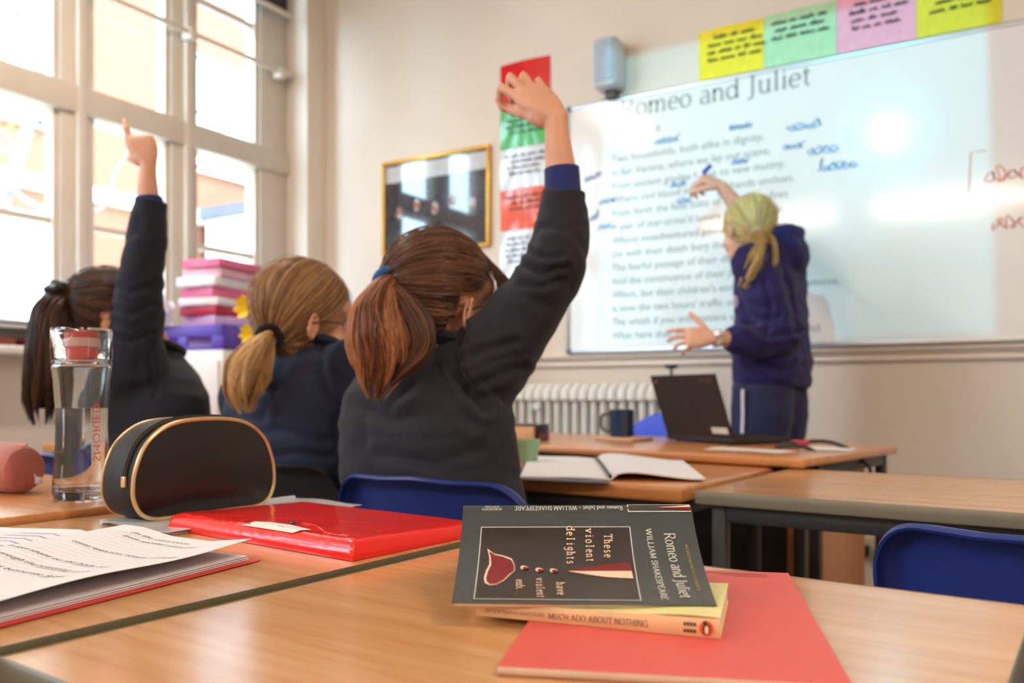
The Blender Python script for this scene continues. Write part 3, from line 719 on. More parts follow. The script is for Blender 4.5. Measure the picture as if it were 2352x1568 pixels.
g.build('spine_fold', pm('worn_beige_spine', (206, 170, 146), rough=.6), eb)
g = G()
for k in range(3):
    a = fr_ + uu * (.012 + .006 * k) + (FLp - fr_) * .1
    d_ = (FLp - fr_).normalized()
    scribble(g, 0, 0, .055 - .012 * k, .0016, .0004, lambda x, y: Vector(((a + d_ * x - uu * y).x - eb.location.x, (a + d_ * x - uu * y).y - eb.location.y, .0049)), seed=k)
g.build('printed_words', pm('faded_print', (150, 60, 56)), eb, smooth=False)
tag(eb, 'coral red exercise book lying under the paperbacks', 'exercise book')

# cream paperback with its spine to the camera
z1_ = ZA + .0056
BL, BR = ONZ(1093, 1414, z1_ - .0005), ONZ(1655, 1467, z1_)
WV = CW(.032, .104, 0) ; WV = WV - CW(0, 0, 0)
pb = empty('paperback_book', ((BL + BR) / 2 + WV / 2)); pb.location.z = z1_
o_ = pb.location
def pbp(s, w_, h):
    """s along the spine, w_ across the book, h 0..1 of the thickness"""
    th = .0095 + .0040 * s
    p = BL.lerp(BR, s) + WV * w_
    return Vector((p.x - o_.x, p.y - o_.y, h * th))
def pbslab(s0, s1, w0, w1, h0, h1, n=10, sag=0.0):
    g = G(); rr_ = []
    for k in range(n + 1):
        s = s0 + (s1 - s0) * k / n
        rr_.append([pbp(s, w0, h0), pbp(s, w1, h0), pbp(s, w1, h1), pbp(s, w0, h1)])
    return g.rings(rr_)
M_pen = pm('yellowed_cream_cover', (232, 220, 150), rough=.42, var=.07, scale=24, bump=.1, bscale=60)
M_pens = pm('worn_peach_spine', (228, 186, 142), rough=.45, var=.10, scale=30, bump=.2, bscale=50)
pbslab(0, 1, .01, 1, 0, .05).build('back_cover', M_pen, pb, smooth=False)
pbslab(.004, .996, .02, .985, .05, .95).build('page_block', M_page, pb, smooth=False)
vs, fs = grid(24, 8, lambda u, v: pbp(u, v, 1.0) + Vector((0, 0, .0012 * math.sin(u * 9) * (1 - v) * (.3 + u) + .0008 * max(0, u - .75) * 4 * v)))
g = G(); g.add(vs, fs); solid(g.build('front_cover', M_pen, pb), .0007, 0)
g = G(); rr_ = []
for k in range(31):
    s = k / 30
    rr_.append([pbp(s, -.012 * math.sin(PI * h) - .002, h) for h in (0, .12, .3, .5, .7, .88, 1.0)] + [pbp(s, .01, h) for h in (1.0, .5, 0)])
g.rings(rr_); so_ = g.build('spine', M_pens, pb)
def onsp(x, y): return pbp(x, -.012 * math.sin(PI * min(1, max(0, y))) - .008, y)
Lsp = (BR - BL).length
def sptext(s, s0, s1, h0, hgt, thick, thin, mat, nm='printed_title'):
    g = G(); probe = sum(GL[c][0] for c in s)
    sz = (s1 - s0) / probe
    serif(g, s, 1.0, lambda x, y: onsp(s0 + x * sz, h0 + y / C_ * hgt), thick=thick, thin=thin); return g.build(nm, mat, so_, smooth=False)
M_brown = pm('brown_print', (92, 56, 40), rough=.5)
sptext('THE NEW PENGUIN SHAKESPEARE', .045, .305, .36, .26, .07, .03, M_brown)
sptext('MUCH ADO ABOUT NOTHING', .32, .725, .30, .38, .09, .035, M_brown)
def oval(c0, c1, r0, r1, lift, mat, nm, parent, n=22):
    g = G(); g.add([onsp(c0 + r0 * math.cos(2 * PI * k / n), c1 + r1 * math.sin(2 * PI * k / n)) + Vector((0, 0, 0)) - (WV.normalized() * lift) for k in range(n)], [tuple(range(n))])
    return g.build(nm, mat, parent, smooth=False)
oval(.948, .5, .026, .40, .0002, pm('orange_emblem', (226, 88, 36), rough=.45), 'publisher_emblem', so_)
oval(.948, .47, .0135, .30, .0004, pm('dark_print', (52, 44, 40), rough=.5), 'emblem_bird', so_)
oval(.9495, .44, .0075, .22, .0006, pm('emblem_cream', (240, 222, 196), rough=.5), 'emblem_bird', so_)
oval(.943, .79, .008, .10, .0006, pm('dark_print', (52, 44, 40)), 'emblem_bird', so_)
for r_ in range(2):
    for k in range(4):
        g = G(); x = .862 + k * .0125; y = .58 - .36 * r_
        g.add([onsp(x, y), onsp(x + .010, y), onsp(x + .010, y + .18), onsp(x, y + .18)], [(0, 1, 2, 3)]); g.build('printed_block', M_brown, so_, smooth=False)
tag(pb, 'yellowed cream paperback with a worn peach spine facing out', 'book')

# dark paperback standing open, face down like a tent
LT, RT = P(1063, 1179, .735), P(1590, 1177, .735)
LL, RL_ = P(1037, 1384, .620), P(1647, 1391, .602)
rj = empty('paperback_book', ((LL + RT) / 2)); rj.location.z = ZA; o2 = rj.location.copy()
NRM = (RT - LT).cross(LL - LT).normalized()
if NRM.z < 0: NRM = -NRM
def rjp(u, v, lift=0.0):
    p = LT.lerp(RT, u).lerp(LL.lerp(RL_, u), v)
    return p - o2 + Vector((0, 0, -.0085 * math.sin(PI * min(v, 1) ** .8))) + NRM * lift
M_slate = pm('slate_grey_gloss_cover', (66, 70, 70), rough=.22, coat=.35, coatr=.12, var=.04, scale=50)
def patch(fn, nm, mat, parent, th, nu=20, nv=16, ofs=0):
    vs, fs = grid(nu, nv, fn); g = G(); g.add(vs, fs); o = g.build(nm, mat, parent); solid(o, th, ofs); return o
fc = patch(lambda u, v: rjp(u, v), 'front_cover', M_slate, rj, .0005)
away = CW(0, .0085, .0055) - CW(0, 0, 0)
LS_, RS_ = LT + away, RT + away
sp_ = patch(lambda u, v: LT.lerp(RT, u).lerp(LS_.lerp(RS_, u), v) - o2 + Vector((0, 0, .0008 * math.sin(PI * v))), 'spine', M_slate, rj, .0006, 12, 4)
bk = CW(0, .105, -.060) - CW(0, 0, 0)
patch(lambda u, v: LS_.lerp(RS_, u) + bk * v - o2 + Vector((0, 0, -.006 * math.sin(PI * v))), 'back_cover', M_slate, rj, .0006)
def pages(u, v, k): return rjp(.012 + .976 * u, .03 + .955 * v, -.0012 - .0009 * k * (1 - .2 * v))
for k in range(4): patch(lambda u, v: pages(u, v, k), 'leaf_of_pages', M_page, rj, .0006)
for k in range(4): patch(lambda u, v: LS_.lerp(RS_, .012 + .976 * u) + bk * (.03 + .94 * v) - o2 + Vector((0, 0, -.006 * math.sin(PI * v) - .0016 - .0012 * k)) - away * (.08 + .1 * k) * (1 - v), 'leaf_of_pages', M_page, rj, .0006)
# lay the cover print out with the cover's own (u, v)
VT = [k / 60 for k in range(61)]
def proj(p):
    r = p - cam.location; d = -SU * r.x + CU * r.y; a = CU * r.x + SU * r.y
    return 1176 + FPX * a / d, HY - FPX * r.z / d
PY = [proj(rjp(.5, v) + o2)[1] for v in VT]
def cuv(cx, cy):
    """cover layout units (the printed page as seen) -> u, v"""
    py = 1140 + cy / 3.4588; v = interp(PY, VT, py); px = 1020 + cx / 3.4588
    l, r = proj(rjp(0, v) + o2)[0], proj(rjp(1, v) + o2)[0]
    return (px - l) / (r - l), v
def cpoly(pts, mat, nm, lift):
    g = G(); g.add([rjp(*cuv(*p), lift) for p in pts], [tuple(range(len(pts)))]); bmesh.ops.triangulate(g.bm, faces=g.bm.faces[:])
    return g.build(nm, mat, fc, smooth=False)
M_art = pm('dark_brown_gloss_print', (48, 38, 34), rough=.16, coat=.5, coatr=.08, var=.25, scale=18)
au0, au1, av0, av1 = .085, .722, .118, .955
def artp(u, v, l): return rjp(au0 + (au1 - au0) * u, av0 + (av1 - av0) * v, l)
art = patch(lambda u, v: artp(u, v, .0005), 'cover_picture', M_art, rj, .0001)
M_white = pm('white_print', (228, 226, 220), rough=.35); M_pinkp = pm('pale_pink_print', (242, 206, 182), rough=.3); M_bred = pm('dark_red_print', (128, 30, 36), rough=.25); M_goldp = pm('dull_gold_print', (178, 152, 84), rough=.4)
g = G(); e = .0035
for q in ([(0, -.002), (1, -.002), (1, .004), (0, .004)], [(0, .996), (1, .996), (1, 1.003), (0, 1.003)], [(-.002, 0), (.003, 0), (.003, 1), (-.002, 1)], [(.997, 0), (1.002, 0), (1.002, 1), (.997, 1)]):
    n = 12; pts = []
    (ua, va), (ub, vb) = q[0], q[2]
    vs, fs = grid(n, n, lambda u, v: artp(ua + (ub - ua) * u, va + (vb - va) * v, .0008)); g.add(vs, fs)
g.build('picture_border', M_white, fc, smooth=False)
def ctext(s, base, y0, y1, hgt, mat, thick, thin, mono=None, ser=.075, slant=None):
    """vertical line of print: reads down the cover, letter tops to the right; (base, y0) start, hgt cap height in layout units"""
    u0, v0 = cuv(base, y0); bx1 = base if slant is None else slant
    u1, v1 = cuv(bx1, y1); tot = sum((mono or GL[c][0]) for c in s)
    hu = hgt / 1850
    g = G(); serif(g, s, 1.0, lambda x, y: rjp(u0 + (u1 - u0) * x / tot + y / C_ * hu, v0 + (v1 - v0) * x / tot, .0011), thick=thick, thin=thin, mono=mono, ser=ser)
    return g.build('printed_title', mat, fc, smooth=False)
ctext('Romeo and Juliet', 1745, 296, 806, 84, M_white, .085, .03, slant=1885)
ctext('WILLIAM SHAKESPEARE', 1600, 262, 822, 44, M_white, .10, .04, slant=1738)
ctext('WORDSWORTH CLASSICS', 1912, 388, 750, 20, M_goldp, .09, .045, slant=2018)
tw = dict(mat=M_pinkp, thick=.095, thin=.08, mono=.62, ser=.11)
ctext('These', 1272, 305, 498, 62, **tw, slant=1280); ctext('violent', 1124, 258, 530, 62, **tw, slant=1138); ctext('delights', 974, 238, 548, 62, **tw, slant=984)
ctext('have', 902, 688, 795, 58, **tw, slant=915); ctext('violent', 738, 655, 818, 58, **tw, slant=752); ctext('ends...', 580, 668, 802, 58, **tw, slant=585)
cpoly([(985, 600), (1075, 580), (1200, 560), (1340, 540), (1420, 533), (1484, 533), (1496, 597)], M_bred, 'printed_blade', .0010)
cpoly([(985, 600), (1496, 598), (1512, 656), (1400, 652), (1290, 645), (1140, 625)], M_pinkp, 'printed_blade', .0010)
petal = [(345, 420), (400, 462), (470, 475), (540, 500), (566, 550), (568, 600), (530, 632), (480, 680), (420, 712), (365, 716), (330, 700), (320, 660), (335, 600), (362, 548), (362, 490)]
cpoly(petal, M_pinkp, 'printed_petal', .0010)
cpoly([(358, 440), (405, 472), (468, 486), (535, 512), (560, 552), (562, 600), (525, 626), (476, 674), (420, 706), (368, 708), (345, 690), (338, 660), (352, 606), (378, 552), (374, 490)], M_bred, 'printed_petal', .0012)
for cx, cy in ((648, 575), (768, 592), (883, 598)):
    for dx, dy, rx, ry, mt, lf in ((-4, -3, 32, 14, M_pinkp, .0010), (8, 4, 26, 11, M_bred, .0012)):
        cpoly([(cx + dx + rx * math.cos(2 * PI * k / 14), cy + dy + ry * math.sin(2 * PI * k / 14) * (1 - .5 * math.cos(2 * PI * k / 14))) for k in range(14)], mt, 'printed_drop', lf)
def spp(u, v): return LT.lerp(RT, u).lerp(LS_.lerp(RS_, u), v) - o2 + Vector((0, 0, .0008 * math.sin(PI * v) + .0005)) - CW(0, .0004, 0) + CW(0, 0, 0)
def rsp(s, u0, u1, v0, hgt, **kw):
    tot = sum(GL[c][0] for c in s); g = G()
    serif(g, s, 1.0, lambda x, y: spp(u0 + (u1 - u0) * x / tot, v0 + y / C_ * hgt), thick=.09, thin=.04); g.build('spine_print', M_white, sp_, smooth=False)
rsp('Romeo and Juliet \u2022 WILLIAM SHAKESPEARE', .70, .225, .78, -.52)
rsp('WORDSWORTH', .17, .083, .52, -.26); rsp('EDITIONS', .158, .095, .86, -.26)
g = G(); q = [(.722, .06), (.995, .06), (.995, .94), (.722, .94)]; g.add([spp(*p) for p in q], [(0, 1, 2, 3)]); g.build('spine_picture', M_art, sp_, smooth=False)
g = G()
for (ua, va), (ub, vb) in (((.722, .03), (.995, .11)), ((.722, .89), (.995, .97)), ((.720, .03), (.724, .97))):
    g.add([spp(ua, va) + Vector((0, 0, .0002)), spp(ub, va) + Vector((0, 0, .0002)), spp(ub, vb) + Vector((0, 0, .0002)), spp(ua, vb) + Vector((0, 0, .0002))], [(0, 1, 2, 3)])
g.build('spine_border', M_white, sp_, smooth=False)
g = G(); g.add([spp(*p) + Vector((0, 0, .0002)) for p in ((.85, .5), (.995, .15), (.995, .55))], [(0, 1, 2)]); g.build('spine_picture', M_bred, sp_, smooth=False)
g = G(); g.add([spp(*p) + Vector((0, 0, .0002)) for p in ((.85, .5), (.995, .55), (.995, .85))], [(0, 1, 2)]); g.build('spine_picture', M_pinkp, sp_, smooth=False)
tag(rj, 'dark slate paperback left open face down, titled Romeo and Juliet', 'book')

# ================================================================== things on the left-hand desks
# clear plastic wallet under the black pencil case
K0 = (-.5266, 1.082)
def kp(r, a, z): q = (K0[0] + ER[0] * r + ED[0] * a, K0[1] + ER[1] * r + ED[1] * a); return CW(q[0], q[1], z)
cw_ = empty('clear_wallet', kp(.11, .155, ZB + .0004)); o3 = cw_.location.copy()
M_clear = pm('milky_clear_plastic', (232, 234, 240), rough=.25, trans=.2, ior=1.2, var=.03, scale=30, bump=.1, bscale=12, coat=.4)
g = G(); vs, fs = grid(14, 18, lambda u, v: kp(u * .15, v * .315, ZB + .0045 + .0012 * math.sin(u * 7 + v * 5)) - o3); g.add(vs, fs)
solid(g.build('plastic_sleeve', M_clear, cw_), .0008, 0)
g = G(); vs, fs = grid(6, 8, lambda u, v: kp(.006 + u * .138, .01 + v * .295, ZB + .0012) - o3); g.add(vs, fs); solid(g.build('paper_inside', pm('white_paper', (236, 236, 234), rough=.8, var=.02), cw_), .0016, 0)
G().tube([kp(0, 0, ZB + .004) - o3, kp(0, .315, ZB + .004) - o3], .0036, n=8).build('folded_edge', M_clear, cw_)
tag(cw_, 'clear plastic wallet under the black pencil case', 'wallet')

# black pencil case with gold piping: length along the room's y axis, front towards +x
pc = empty('pencil_case', CW(-.442, 1.171, ZB + .0072) , math.radians(86))
# local x = along the length (away from the camera), local -y = front
out = [(-.086, 0), (-.05, -.0005), (0, -.0005), (.05, -.0005), (.086, 0), (.106, .007), (.117, .022), (.120, .040), (.116, .066), (.100, .098), (.070, .119), (.030, .127), (-.030, .127), (-.070, .119), (-.100, .098), (-.116, .066), (-.120, .040), (-.117, .022), (-.106, .007)]
def closed(pts, n=6):
    e = pts[-2:] + pts + pts[:3]; c = catmull([(x, z, 0) for x, z in e], n)
    return [(v.x, v.y) for v in c[2 * n: (2 + len(pts)) * n]]
out = [(x * .93, z) for x, z in out]; oc = closed(out); TH = .070
M_leather = pm('black_leatherette', (26, 26, 28), spec=.3, rough=.45, var=.1, scale=120, bump=.35, bscale=420)
M_satin = pm('black_satin_panel', (26, 22, 22), rough=.3, coat=.3, coatr=.2, var=.2, scale=14)
M_goldm = pm('gold_piping', (226, 194, 146), rough=.3, metal=.7, var=.08, scale=60)
def ring(sc, y, dz=0): return [Vector((x * sc, y, .06 + (z - .06) * sc + dz)) for x, z in oc]
g = G(); g.rings([ring(.985, -TH / 2), ring(1.0, -TH / 2 + .004), ring(1.012, -TH * .2), ring(1.015, 0), ring(1.012, TH * .2), ring(1.0, TH / 2 - .004), ring(.985, TH / 2)]); g.build('gusset', M_leather, pc)
for s in (-1, 1):
    cx = [Vector((x * .975, s * (TH / 2 + .001), .06 + (z - .06) * .975)) for x, z in oc]
    g = G(); rows = [[Vector((p.x * q, p.y + s * .006 * (1 - q * q), .06 + (p.z - .06) * q)) for p in cx] for q in (1.0, .8, .55, .3, .08)]
    g.rings(rows, cap=True); g.build('front_panel' if s < 0 else 'back_panel', M_satin, pc)
    G().tube([Vector((x * .99, s * (TH / 2 + .0005), .06 + (z - .06) * .99)) for x, z in oc], (.0028 if s < 0 else .0016), n=8, closed=True).build('piping', M_goldm, pc)
half = [(x, z) for x, z in oc if z > .052]
half = sorted(half, key=lambda q: math.atan2(q[1] - .03, q[0]))
for dy in (-.0035, .0035):
    pass
g = G(); zl = [Vector((x * 1.012, -.020, .06 + (z - .06) * 1.008 + .0004)) for x, z in half]
g.tube(zl, (.0042), n=6, flat=.35); g.build('zip_tape', pm('charcoal_zip_tape', (44, 44, 46), rough=.8, bump=.3, bscale=900), pc)
g = G(); fine = catmull(zl, 5)
for i, p in enumerate(fine[::2]):
    t_ = (fine[min(2 * i + 1, len(fine) - 1)] - fine[max(2 * i - 1, 0)]).normalized(); nrm = Vector((-t_.z, 0, t_.x)); nrm = nrm if nrm.z > 0 or abs(nrm.x) > .5 else -nrm
    g.box(p + Vector((p.x * .02, 0, (p.z - .06) * .02)), (.0012, .0042, .0012))
tag(g.build('zip_teeth', pm('dull_brass', (150, 132, 88), rough=.35, metal=.8), pc), kind='stuff')
G().box((-.1135, -.020, .05), (.004, .008, .014), bev=.001).build('zip_pull', M_goldm, pc)
tag(pc, 'black pencil case with rounded top and gold piping', 'pencil case')

# bulging red plastic wallet
rw0, rw1 = Vector((-.160, .847)), Vector((-.428, 1.050))
lw = (rw1 - rw0); ww = Vector((.604, .797)) * .212
def rwz(u, v):
    e = min(u, 1 - u) * lw.length; f = min(v, 1 - v) * .212
    ed = min(1, min(e, f) / .012); base = .0145 * (ed * (2 - ed)) ** .5
    cr = .0016 * (noise.noise((u * 34, v * 9, 3.1)) + .6 * noise.noise((u * 80, v * 22, 8.0))) * max(0, 1 - v * 4.2) * ed
    return ZB + .0060 + base * (.62 + .38 * (1 - v)) + cr + .0009 * noise.noise((u * 6, v * 6, .4)) * ed
def rwp(u, v, l=0.0): q = rw0 + lw * u + ww * v; return CW(q.x, q.y, rwz(u, v) + l)
rw = empty('plastic_wallet', CW((rw0 + lw / 2 + ww / 2).x, (rw0 + lw / 2 + ww / 2).y, ZB + .0006)); o4 = rw.location.copy()
M_redp = pm('glossy_red_plastic', (244, 36, 28), rough=.22, coat=.4, coatr=.05, var=.03, scale=40, bump=.05, bscale=30)
g = G(); NU, NV = 110, 70
vs, fs = grid(NU, NV, lambda u, v: rwp(u, v) - o4); nb = len(vs); 
bot = [Vector((p.x, p.y, 0.0)) for p in vs]
tv_ = g.add(vs, fs)
bd_ = [i for i in range(NU + 1)] + [(j) * (NU + 1) + NU for j in range(1, NV + 1)] + [NV * (NU + 1) + i for i in range(NU - 1, -1, -1)] + [j * (NU + 1) for j in range(NV - 1, 0, -1)]
lowv = [g.bm.verts.new(bot[i]) for i in bd_]
for k in range(len(bd_)): g.bm.faces.new((tv_[bd_[k]], tv_[bd_[(k + 1) % len(bd_)]], lowv[(k + 1) % len(bd_)], lowv[k]))
g.bm.faces.new(lowv)
g.build('wallet_body', M_redp, rw, angle=50)
def rw_at(px, py, lift):
    w_ = ONZ(px, py, ZB + .017); a = CU * w_.x + SU * w_.y; d = -SU * w_.x + CU * w_.y
    r = Vector((a, d)) - rw0; u = r.dot(lw) / lw.length_squared; v = r.dot(ww) / ww.length_squared
    return rwp(min(.98, max(.02, u)), min(.98, max(.02, v)), lift) - o4
g = G(); g.add([rw_at(x, y, .0016) for x, y in ((552, 1209), (585, 1207), (618, 1206), (668, 1215), (716, 1225), (690, 1227), (664, 1228), (608, 1218))], [tuple(range(8))]); g.build('name_label', pm('white_label', (226, 226, 220), rough=.5), rw, smooth=False)
g = G(); scribble(g, 0, 0, .02, .002, .0005, lambda x, y: rw_at(622 + x * 1500, 1214 + x * 300 - y * 800, .0012), seed=5); g.build('pencil_note', pm('grey_pencil', (130, 140, 146), rough=.6), rw, smooth=False)
G().ball(rw_at(672, 1208, .001), (.0042, .0042, .002)).build('press_stud', pm('smoky_press_stud', (60, 56, 60), rough=.25), rw)
g = G(); g.tube(catmull([rw_at(x, y, .0006) for x, y in ((694, 1207), (718, 1211), (735, 1220), (752, 1229), (800, 1240))], 6), .0006, n=6); g.build('flap_edge', M_redp, rw)
tag(rw, 'bulging glossy red plastic wallet with a white label', 'wallet')

# open lined notebook
NBO = Vector((-.2615, .850)); nl_ = Vector((-.42, -.907)); nw_ = Vector((.907, -.42)); PW, PL = .215, .297
S0 = NBO - nw_ * PW
def nb(s, t, z): q = S0 + nw_ * (s * PW) + nl_ * (t * PL); return CW(q.x, q.y, ZB + z)
note = empty('open_notebook', nb(0, .5, .0004)); o5 = note.location.copy()
M_nbp = pm('lined_notebook_paper', (236, 235, 242), rough=.75, var=.012, scale=60)
M_nbc = pm('red_notebook_cover', (214, 70, 60), rough=.5, var=.03)
g = G(); vs, fs = grid(16, 8, lambda u, v: nb(-1.03 + 2.07 * u, -.01 + 1.02 * v, .0008 + .0006 * (2 * u - 1) ** 2) - o5); g.add(vs, fs); solid(g.build('cover', M_nbc, note), .0007, 0)
def zr(s, t): return .0052 + interp([0, .06, .16, .3, .5, .75, 1], [0, .010, .017, .016, .010, .0085, .0135], s) * (1 + .18 * (1 - t)) + .0016 * math.sin(9 * t + 2 * s) * s * s
def zl_(s, t): return .0050 + interp([0, .06, .16, .4, .7, 1], [0, .007, .010, .0075, .004, .0025], s)
for k in range(3):
    g = G(); vs, fs = grid(20, 12, lambda u, v: nb(u * (.985 - .004 * k), .004 + v * .992, .0016 + .0011 * k + interp([0, .1, .3, 1], [0, .003 + .0018 * k, .002 + .001 * k, .0006 * k], u)) - o5); g.add(vs, fs); solid(g.build('page', M_nbp, note), .0008, 0)
g = G(); vs, fs = grid(40, 40, lambda u, v: nb(u, v, zr(u, v)) - o5); g.add(vs, fs); solid(g.build('page', M_nbp, note), .0004, 0)
g = G(); vs, fs = grid(30, 20, lambda u, v: nb(-u, v, zl_(u, v)) - o5); g.add(vs, fs); solid(g.build('page', M_nbp, note), .0004, 0)
g = G(); vs, fs = grid(30, 4, lambda u, v: nb(-u * .99, .003 + .994 * v, .0016 + .6 * (zl_(u, 0) - .005)) - o5); g.add(vs, fs); solid(g.build('page', M_nbp, note), .002, 0)
g = G()
for k in range(3, 37):
    t = .02 + k * .0265
    ribbon(g, [(s / 24 * .985 + .01, t) for s in range(25)], .0011, lambda s, q: nb(s, q, zr(s, q) + .0004) - o5)
    ribbon(g, [(-s / 12 * .98 - .01, t) for s in range(13)], .0011, lambda s, q: nb(s, q, zl_(-s, q) + .0004) - o5)
tag(g.build('ruled_lines', pm('pale_ruled_line', (186, 182, 190), rough=.7), note, smooth=False), kind='stuff')
M_pencil = pm('grey_pen_ink', (112, 110, 120), rough=.6)
def hand(txt, s0, t, sz=.0085, x1=None, under=()):
    g = G()
    fn = lambda x, y: nb(s0 + x / PW, t - y / PL + x * .06, zr(min(1, s0 + x / PW), t) + .0006) - o5
    wd = plain(g, txt, sz, fn, shear=.3, wide=1.35)
    for a, b_ in under: ribbon(g, [(wd * (a + (b_ - a) * k / 6), -.0022) for k in range(7)], .0006, fn)
    g.build('handwriting', M_pencil, note, smooth=False)
hand('(in the classroom', .34, .085); hand('from another person)', .36, .135)
hand('come with you, towns crowd)', .30, .30)
hand('It have shone on the body hill', .16, .455, under=((.7, .83),)); hand('st raging through the towering trees', .06, .535, under=((.05, .2), (.6, .82)))
hand('ledge of Owen was behind the Sunny', .04, .612, under=((.83, 1.0),)); hand('on the foggy window', .10, .70, under=((.35, .58),))
hand('led by', .06, .86, .008); hand('many', .10, .90, .008); hand('out', .12, .94, .008)
for k in range(5):
    g = G(); scribble(g, 0, 0, .07 + .02 * (k % 3), .003, .0005, lambda x, y: nb(-.42 + x / PW, .12 + .055 * k - y / PL, zl_(max(0, .42 - x / PW), 0) + .0006) - o5, seed=90 + k); g.build('handwriting', pm('violet_ink', (150, 140, 180), rough=.6), note, smooth=False)
tag(note, 'open lined notebook with handwriting and a red cover', 'notebook')

# water bottle
wbo = empty('water_bottle', ONZ(188, 1146, ZCc))
M_glass = pm('clear_bottle_plastic', (250, 252, 252), rough=.02, trans=1.0, ior=1.42, var=.0)
M_water = pm('still_water', (250, 252, 255), rough=.0, trans=1.0, ior=1.33, var=.0)
po = [(.0, .0), (.030, .0), (.0385, .003), (.0400, .010), (.0392, .03), (.0365, .07), (.0352, .11), (.0358, .14), (.0385, .178), (.0410, .198), (.0412, .205), (.0395, .2095), (.026, .2105), (.024, .2105)]
pi_ = [(.021, .2085), (.035, .2070), (.0388, .2035), (.0385, .196), (.0360, .177), (.0333, .14), (.0327, .11), (.0340, .07), (.0366, .03), (.0372, .017), (.033, .0135), (.0, .0135)]
G().lathe(po + pi_, n=48, cap=False).build('bottle_body', M_glass, wbo, angle=60)
G().lathe([(.0, .0131), (.0331, .0131), (.0374, .0168), (.0368, .03), (.0342, .07), (.0329, .11), (.0334, .1365), (.0, .1365)], n=48, cap=False).build('water', M_water, wbo, angle=50)
G().lathe([(.0415, .2075), (.0418, .2085), (.0418, .252), (.0408, .2545), (.0, .2548), (.0, .2515), (.0385, .2512), (.0392, .2495), (.0392, .2095), (.0396, .2085)], n=48, cap=False).build('clear_cap', M_glass, wbo, angle=50)
M_stop = pm('coral_red_stopper', (222, 84, 78), rough=.35, var=.03)
G().lathe([(.0, .2105), (.0185, .2105), (.0215, .214), (.0225, .228), (.0225, .2285)], n=32).build('stopper', M_stop, wbo)
G().lathe([(.0235, .2285), (.0245, .2295), (.0245, .2405), (.0235, .2415)], n=32).build('stopper', pm('pale_stopper_ring', (236, 180, 174), rough=.3), wbo)
G().lathe([(.022, .2415), (.0235, .2425), (.0235, .2495), (.0, .2500)], n=32).build('stopper', M_stop, wbo)
view = -(wbo.location.xy).normalized(); rt = Vector((-view.y, view.x)) * 1
right = Vector((CU, SU))
g = G()
def rb(z): return interp([p[1] for p in po[3:11]], [p[0] for p in po[3:11]], z)
a0 = math.atan2(view.y, view.x)
def onbottle(x, y):
    # text runs up the bottle; y offset turns around it
    z = .058 + x; ang = a0 + .40 - (y / .038); r = rb(z) + .0004
    return Vector((r * math.cos(ang), r * math.sin(ang), z))
def btl(xx, yy): return onbottle(xx, -yy)
plain(g, 'SMORIED', .0185, lambda x, y: btl(x, y), wide=1.12); g.build('printed_name', pm('coral_print', (226, 92, 86), rough=.4), wbo, smooth=False)
tag(wbo, 'clear water bottle with a red stopper, half full', 'bottle')

# pink pencil case
pk = empty('pencil_case', CW(-.80, 1.33, ZCc)); o6 = pk.location.copy()
M_pink = pm('dusty_pink_fabric', (188, 110, 104), rough=.8, sheen=.3, var=.10, scale=260, bump=.35, bscale=900)
ax = CW(-.90, .44, 0) - CW(0, 0, 0); e0 = CW(-.764, 1.33, ZCc + .0385)
prf = [(-.002, .012), (.0, .026), (.004, .0335), (.012, .0372), (.025, .0382), (.19, .0382), (.205, .036), (.212, .025), (.214, .01)]
G().tube([e0 + ax.normalized() * s - o6 for s, r in prf], [r for s, r in prf], n=28).build('fabric_body', M_pink, pk)
zt = [e0 + ax.normalized() * s + Vector((0, 0, .0382)) - o6 for s in (.0, .05, .1, .15, .2)]
G().tube(zt, .003, n=6, flat=.5).build('zip', pm('pink_zip', (206, 140, 130), rough=.5), pk)
zp = P(88, 1103, 1.345) - o6
g = G(); g.box(zp, (.012, .010, .012), bev=.003); g.tube([e0 + ax.normalized() * .003 + Vector((0, 0, .01)) - o6, zp], .002, n=6); g.build('zip_pull', pm('white_plastic_tag', (226, 222, 226), rough=.4), pk)
tag(pk, 'dusty pink barrel pencil case with a white zip pull', 'pencil case')

# ================================================================== things on the far desks
# open exercise book in front of the middle pupil
def gp(px, py, z): return ONZ(px, py, z)
zf = ZA + .0006
c1, c2 = ONZ(1225, 1100, zf), ONZ(1620, 1108, zf)
ob = empty('open_exercise_book', ONZ(1400, 1090, zf)); o7 = ob.location.copy()
def page(c, nm, bow):
    # c: near-left, near-right, far-right, far-left
    def f(u, v):
        p = c[0].lerp(c[1], u).lerp(c[3].lerp(c[2], u), v); return Vector((p.x, p.y, zf + .004 + bow(u))) - o7
    vs, fs = grid(14, 6, f); g = G(); g.add(vs, fs); solid(g.build(nm, M_nbp, ob), .003, -1)
sp0, sp1 = ONZ(1402, 1104, zf), ONZ(1368, 1056, zf)
page([ONZ(1195, 1098, zf), sp0, sp1, ONZ(1215, 1050, zf)], 'page', lambda u: .004 * math.sin(PI * u) * u)
page([sp0, ONZ(1620, 1107, zf), ONZ(1568, 1064, zf), sp1], 'page', lambda u: .016 * math.sin(PI * min(1, u * 1.15) ** .55) * (1 - .5 * u) + .004 * u)
cv_ = [ONZ(1185, 1103, ZA), ONZ(1400, 1112, ZA), ONZ(1368, 1054, ZA), ONZ(1212, 1048, ZA)]
g = G(); g.rings([[Vector((p.x, p.y, ZA + .0008)) - o7 for p in cv_], [Vector((p.x, p.y, ZA + .0028)) - o7 for p in cv_]]); g.build('cover', pm('dark_grey_cover', (74, 70, 76), rough=.5), ob, smooth=False)
G().tube([sp0 - o7 + Vector((0, 0, .009)), sp0.lerp(sp1, .5) - o7 + Vector((0, 0, .010)), sp1 - o7 + Vector((0, 0, .008))], .0035, n=8).build('spine_binding', pm('black_plastic', (28, 28, 30)), ob)
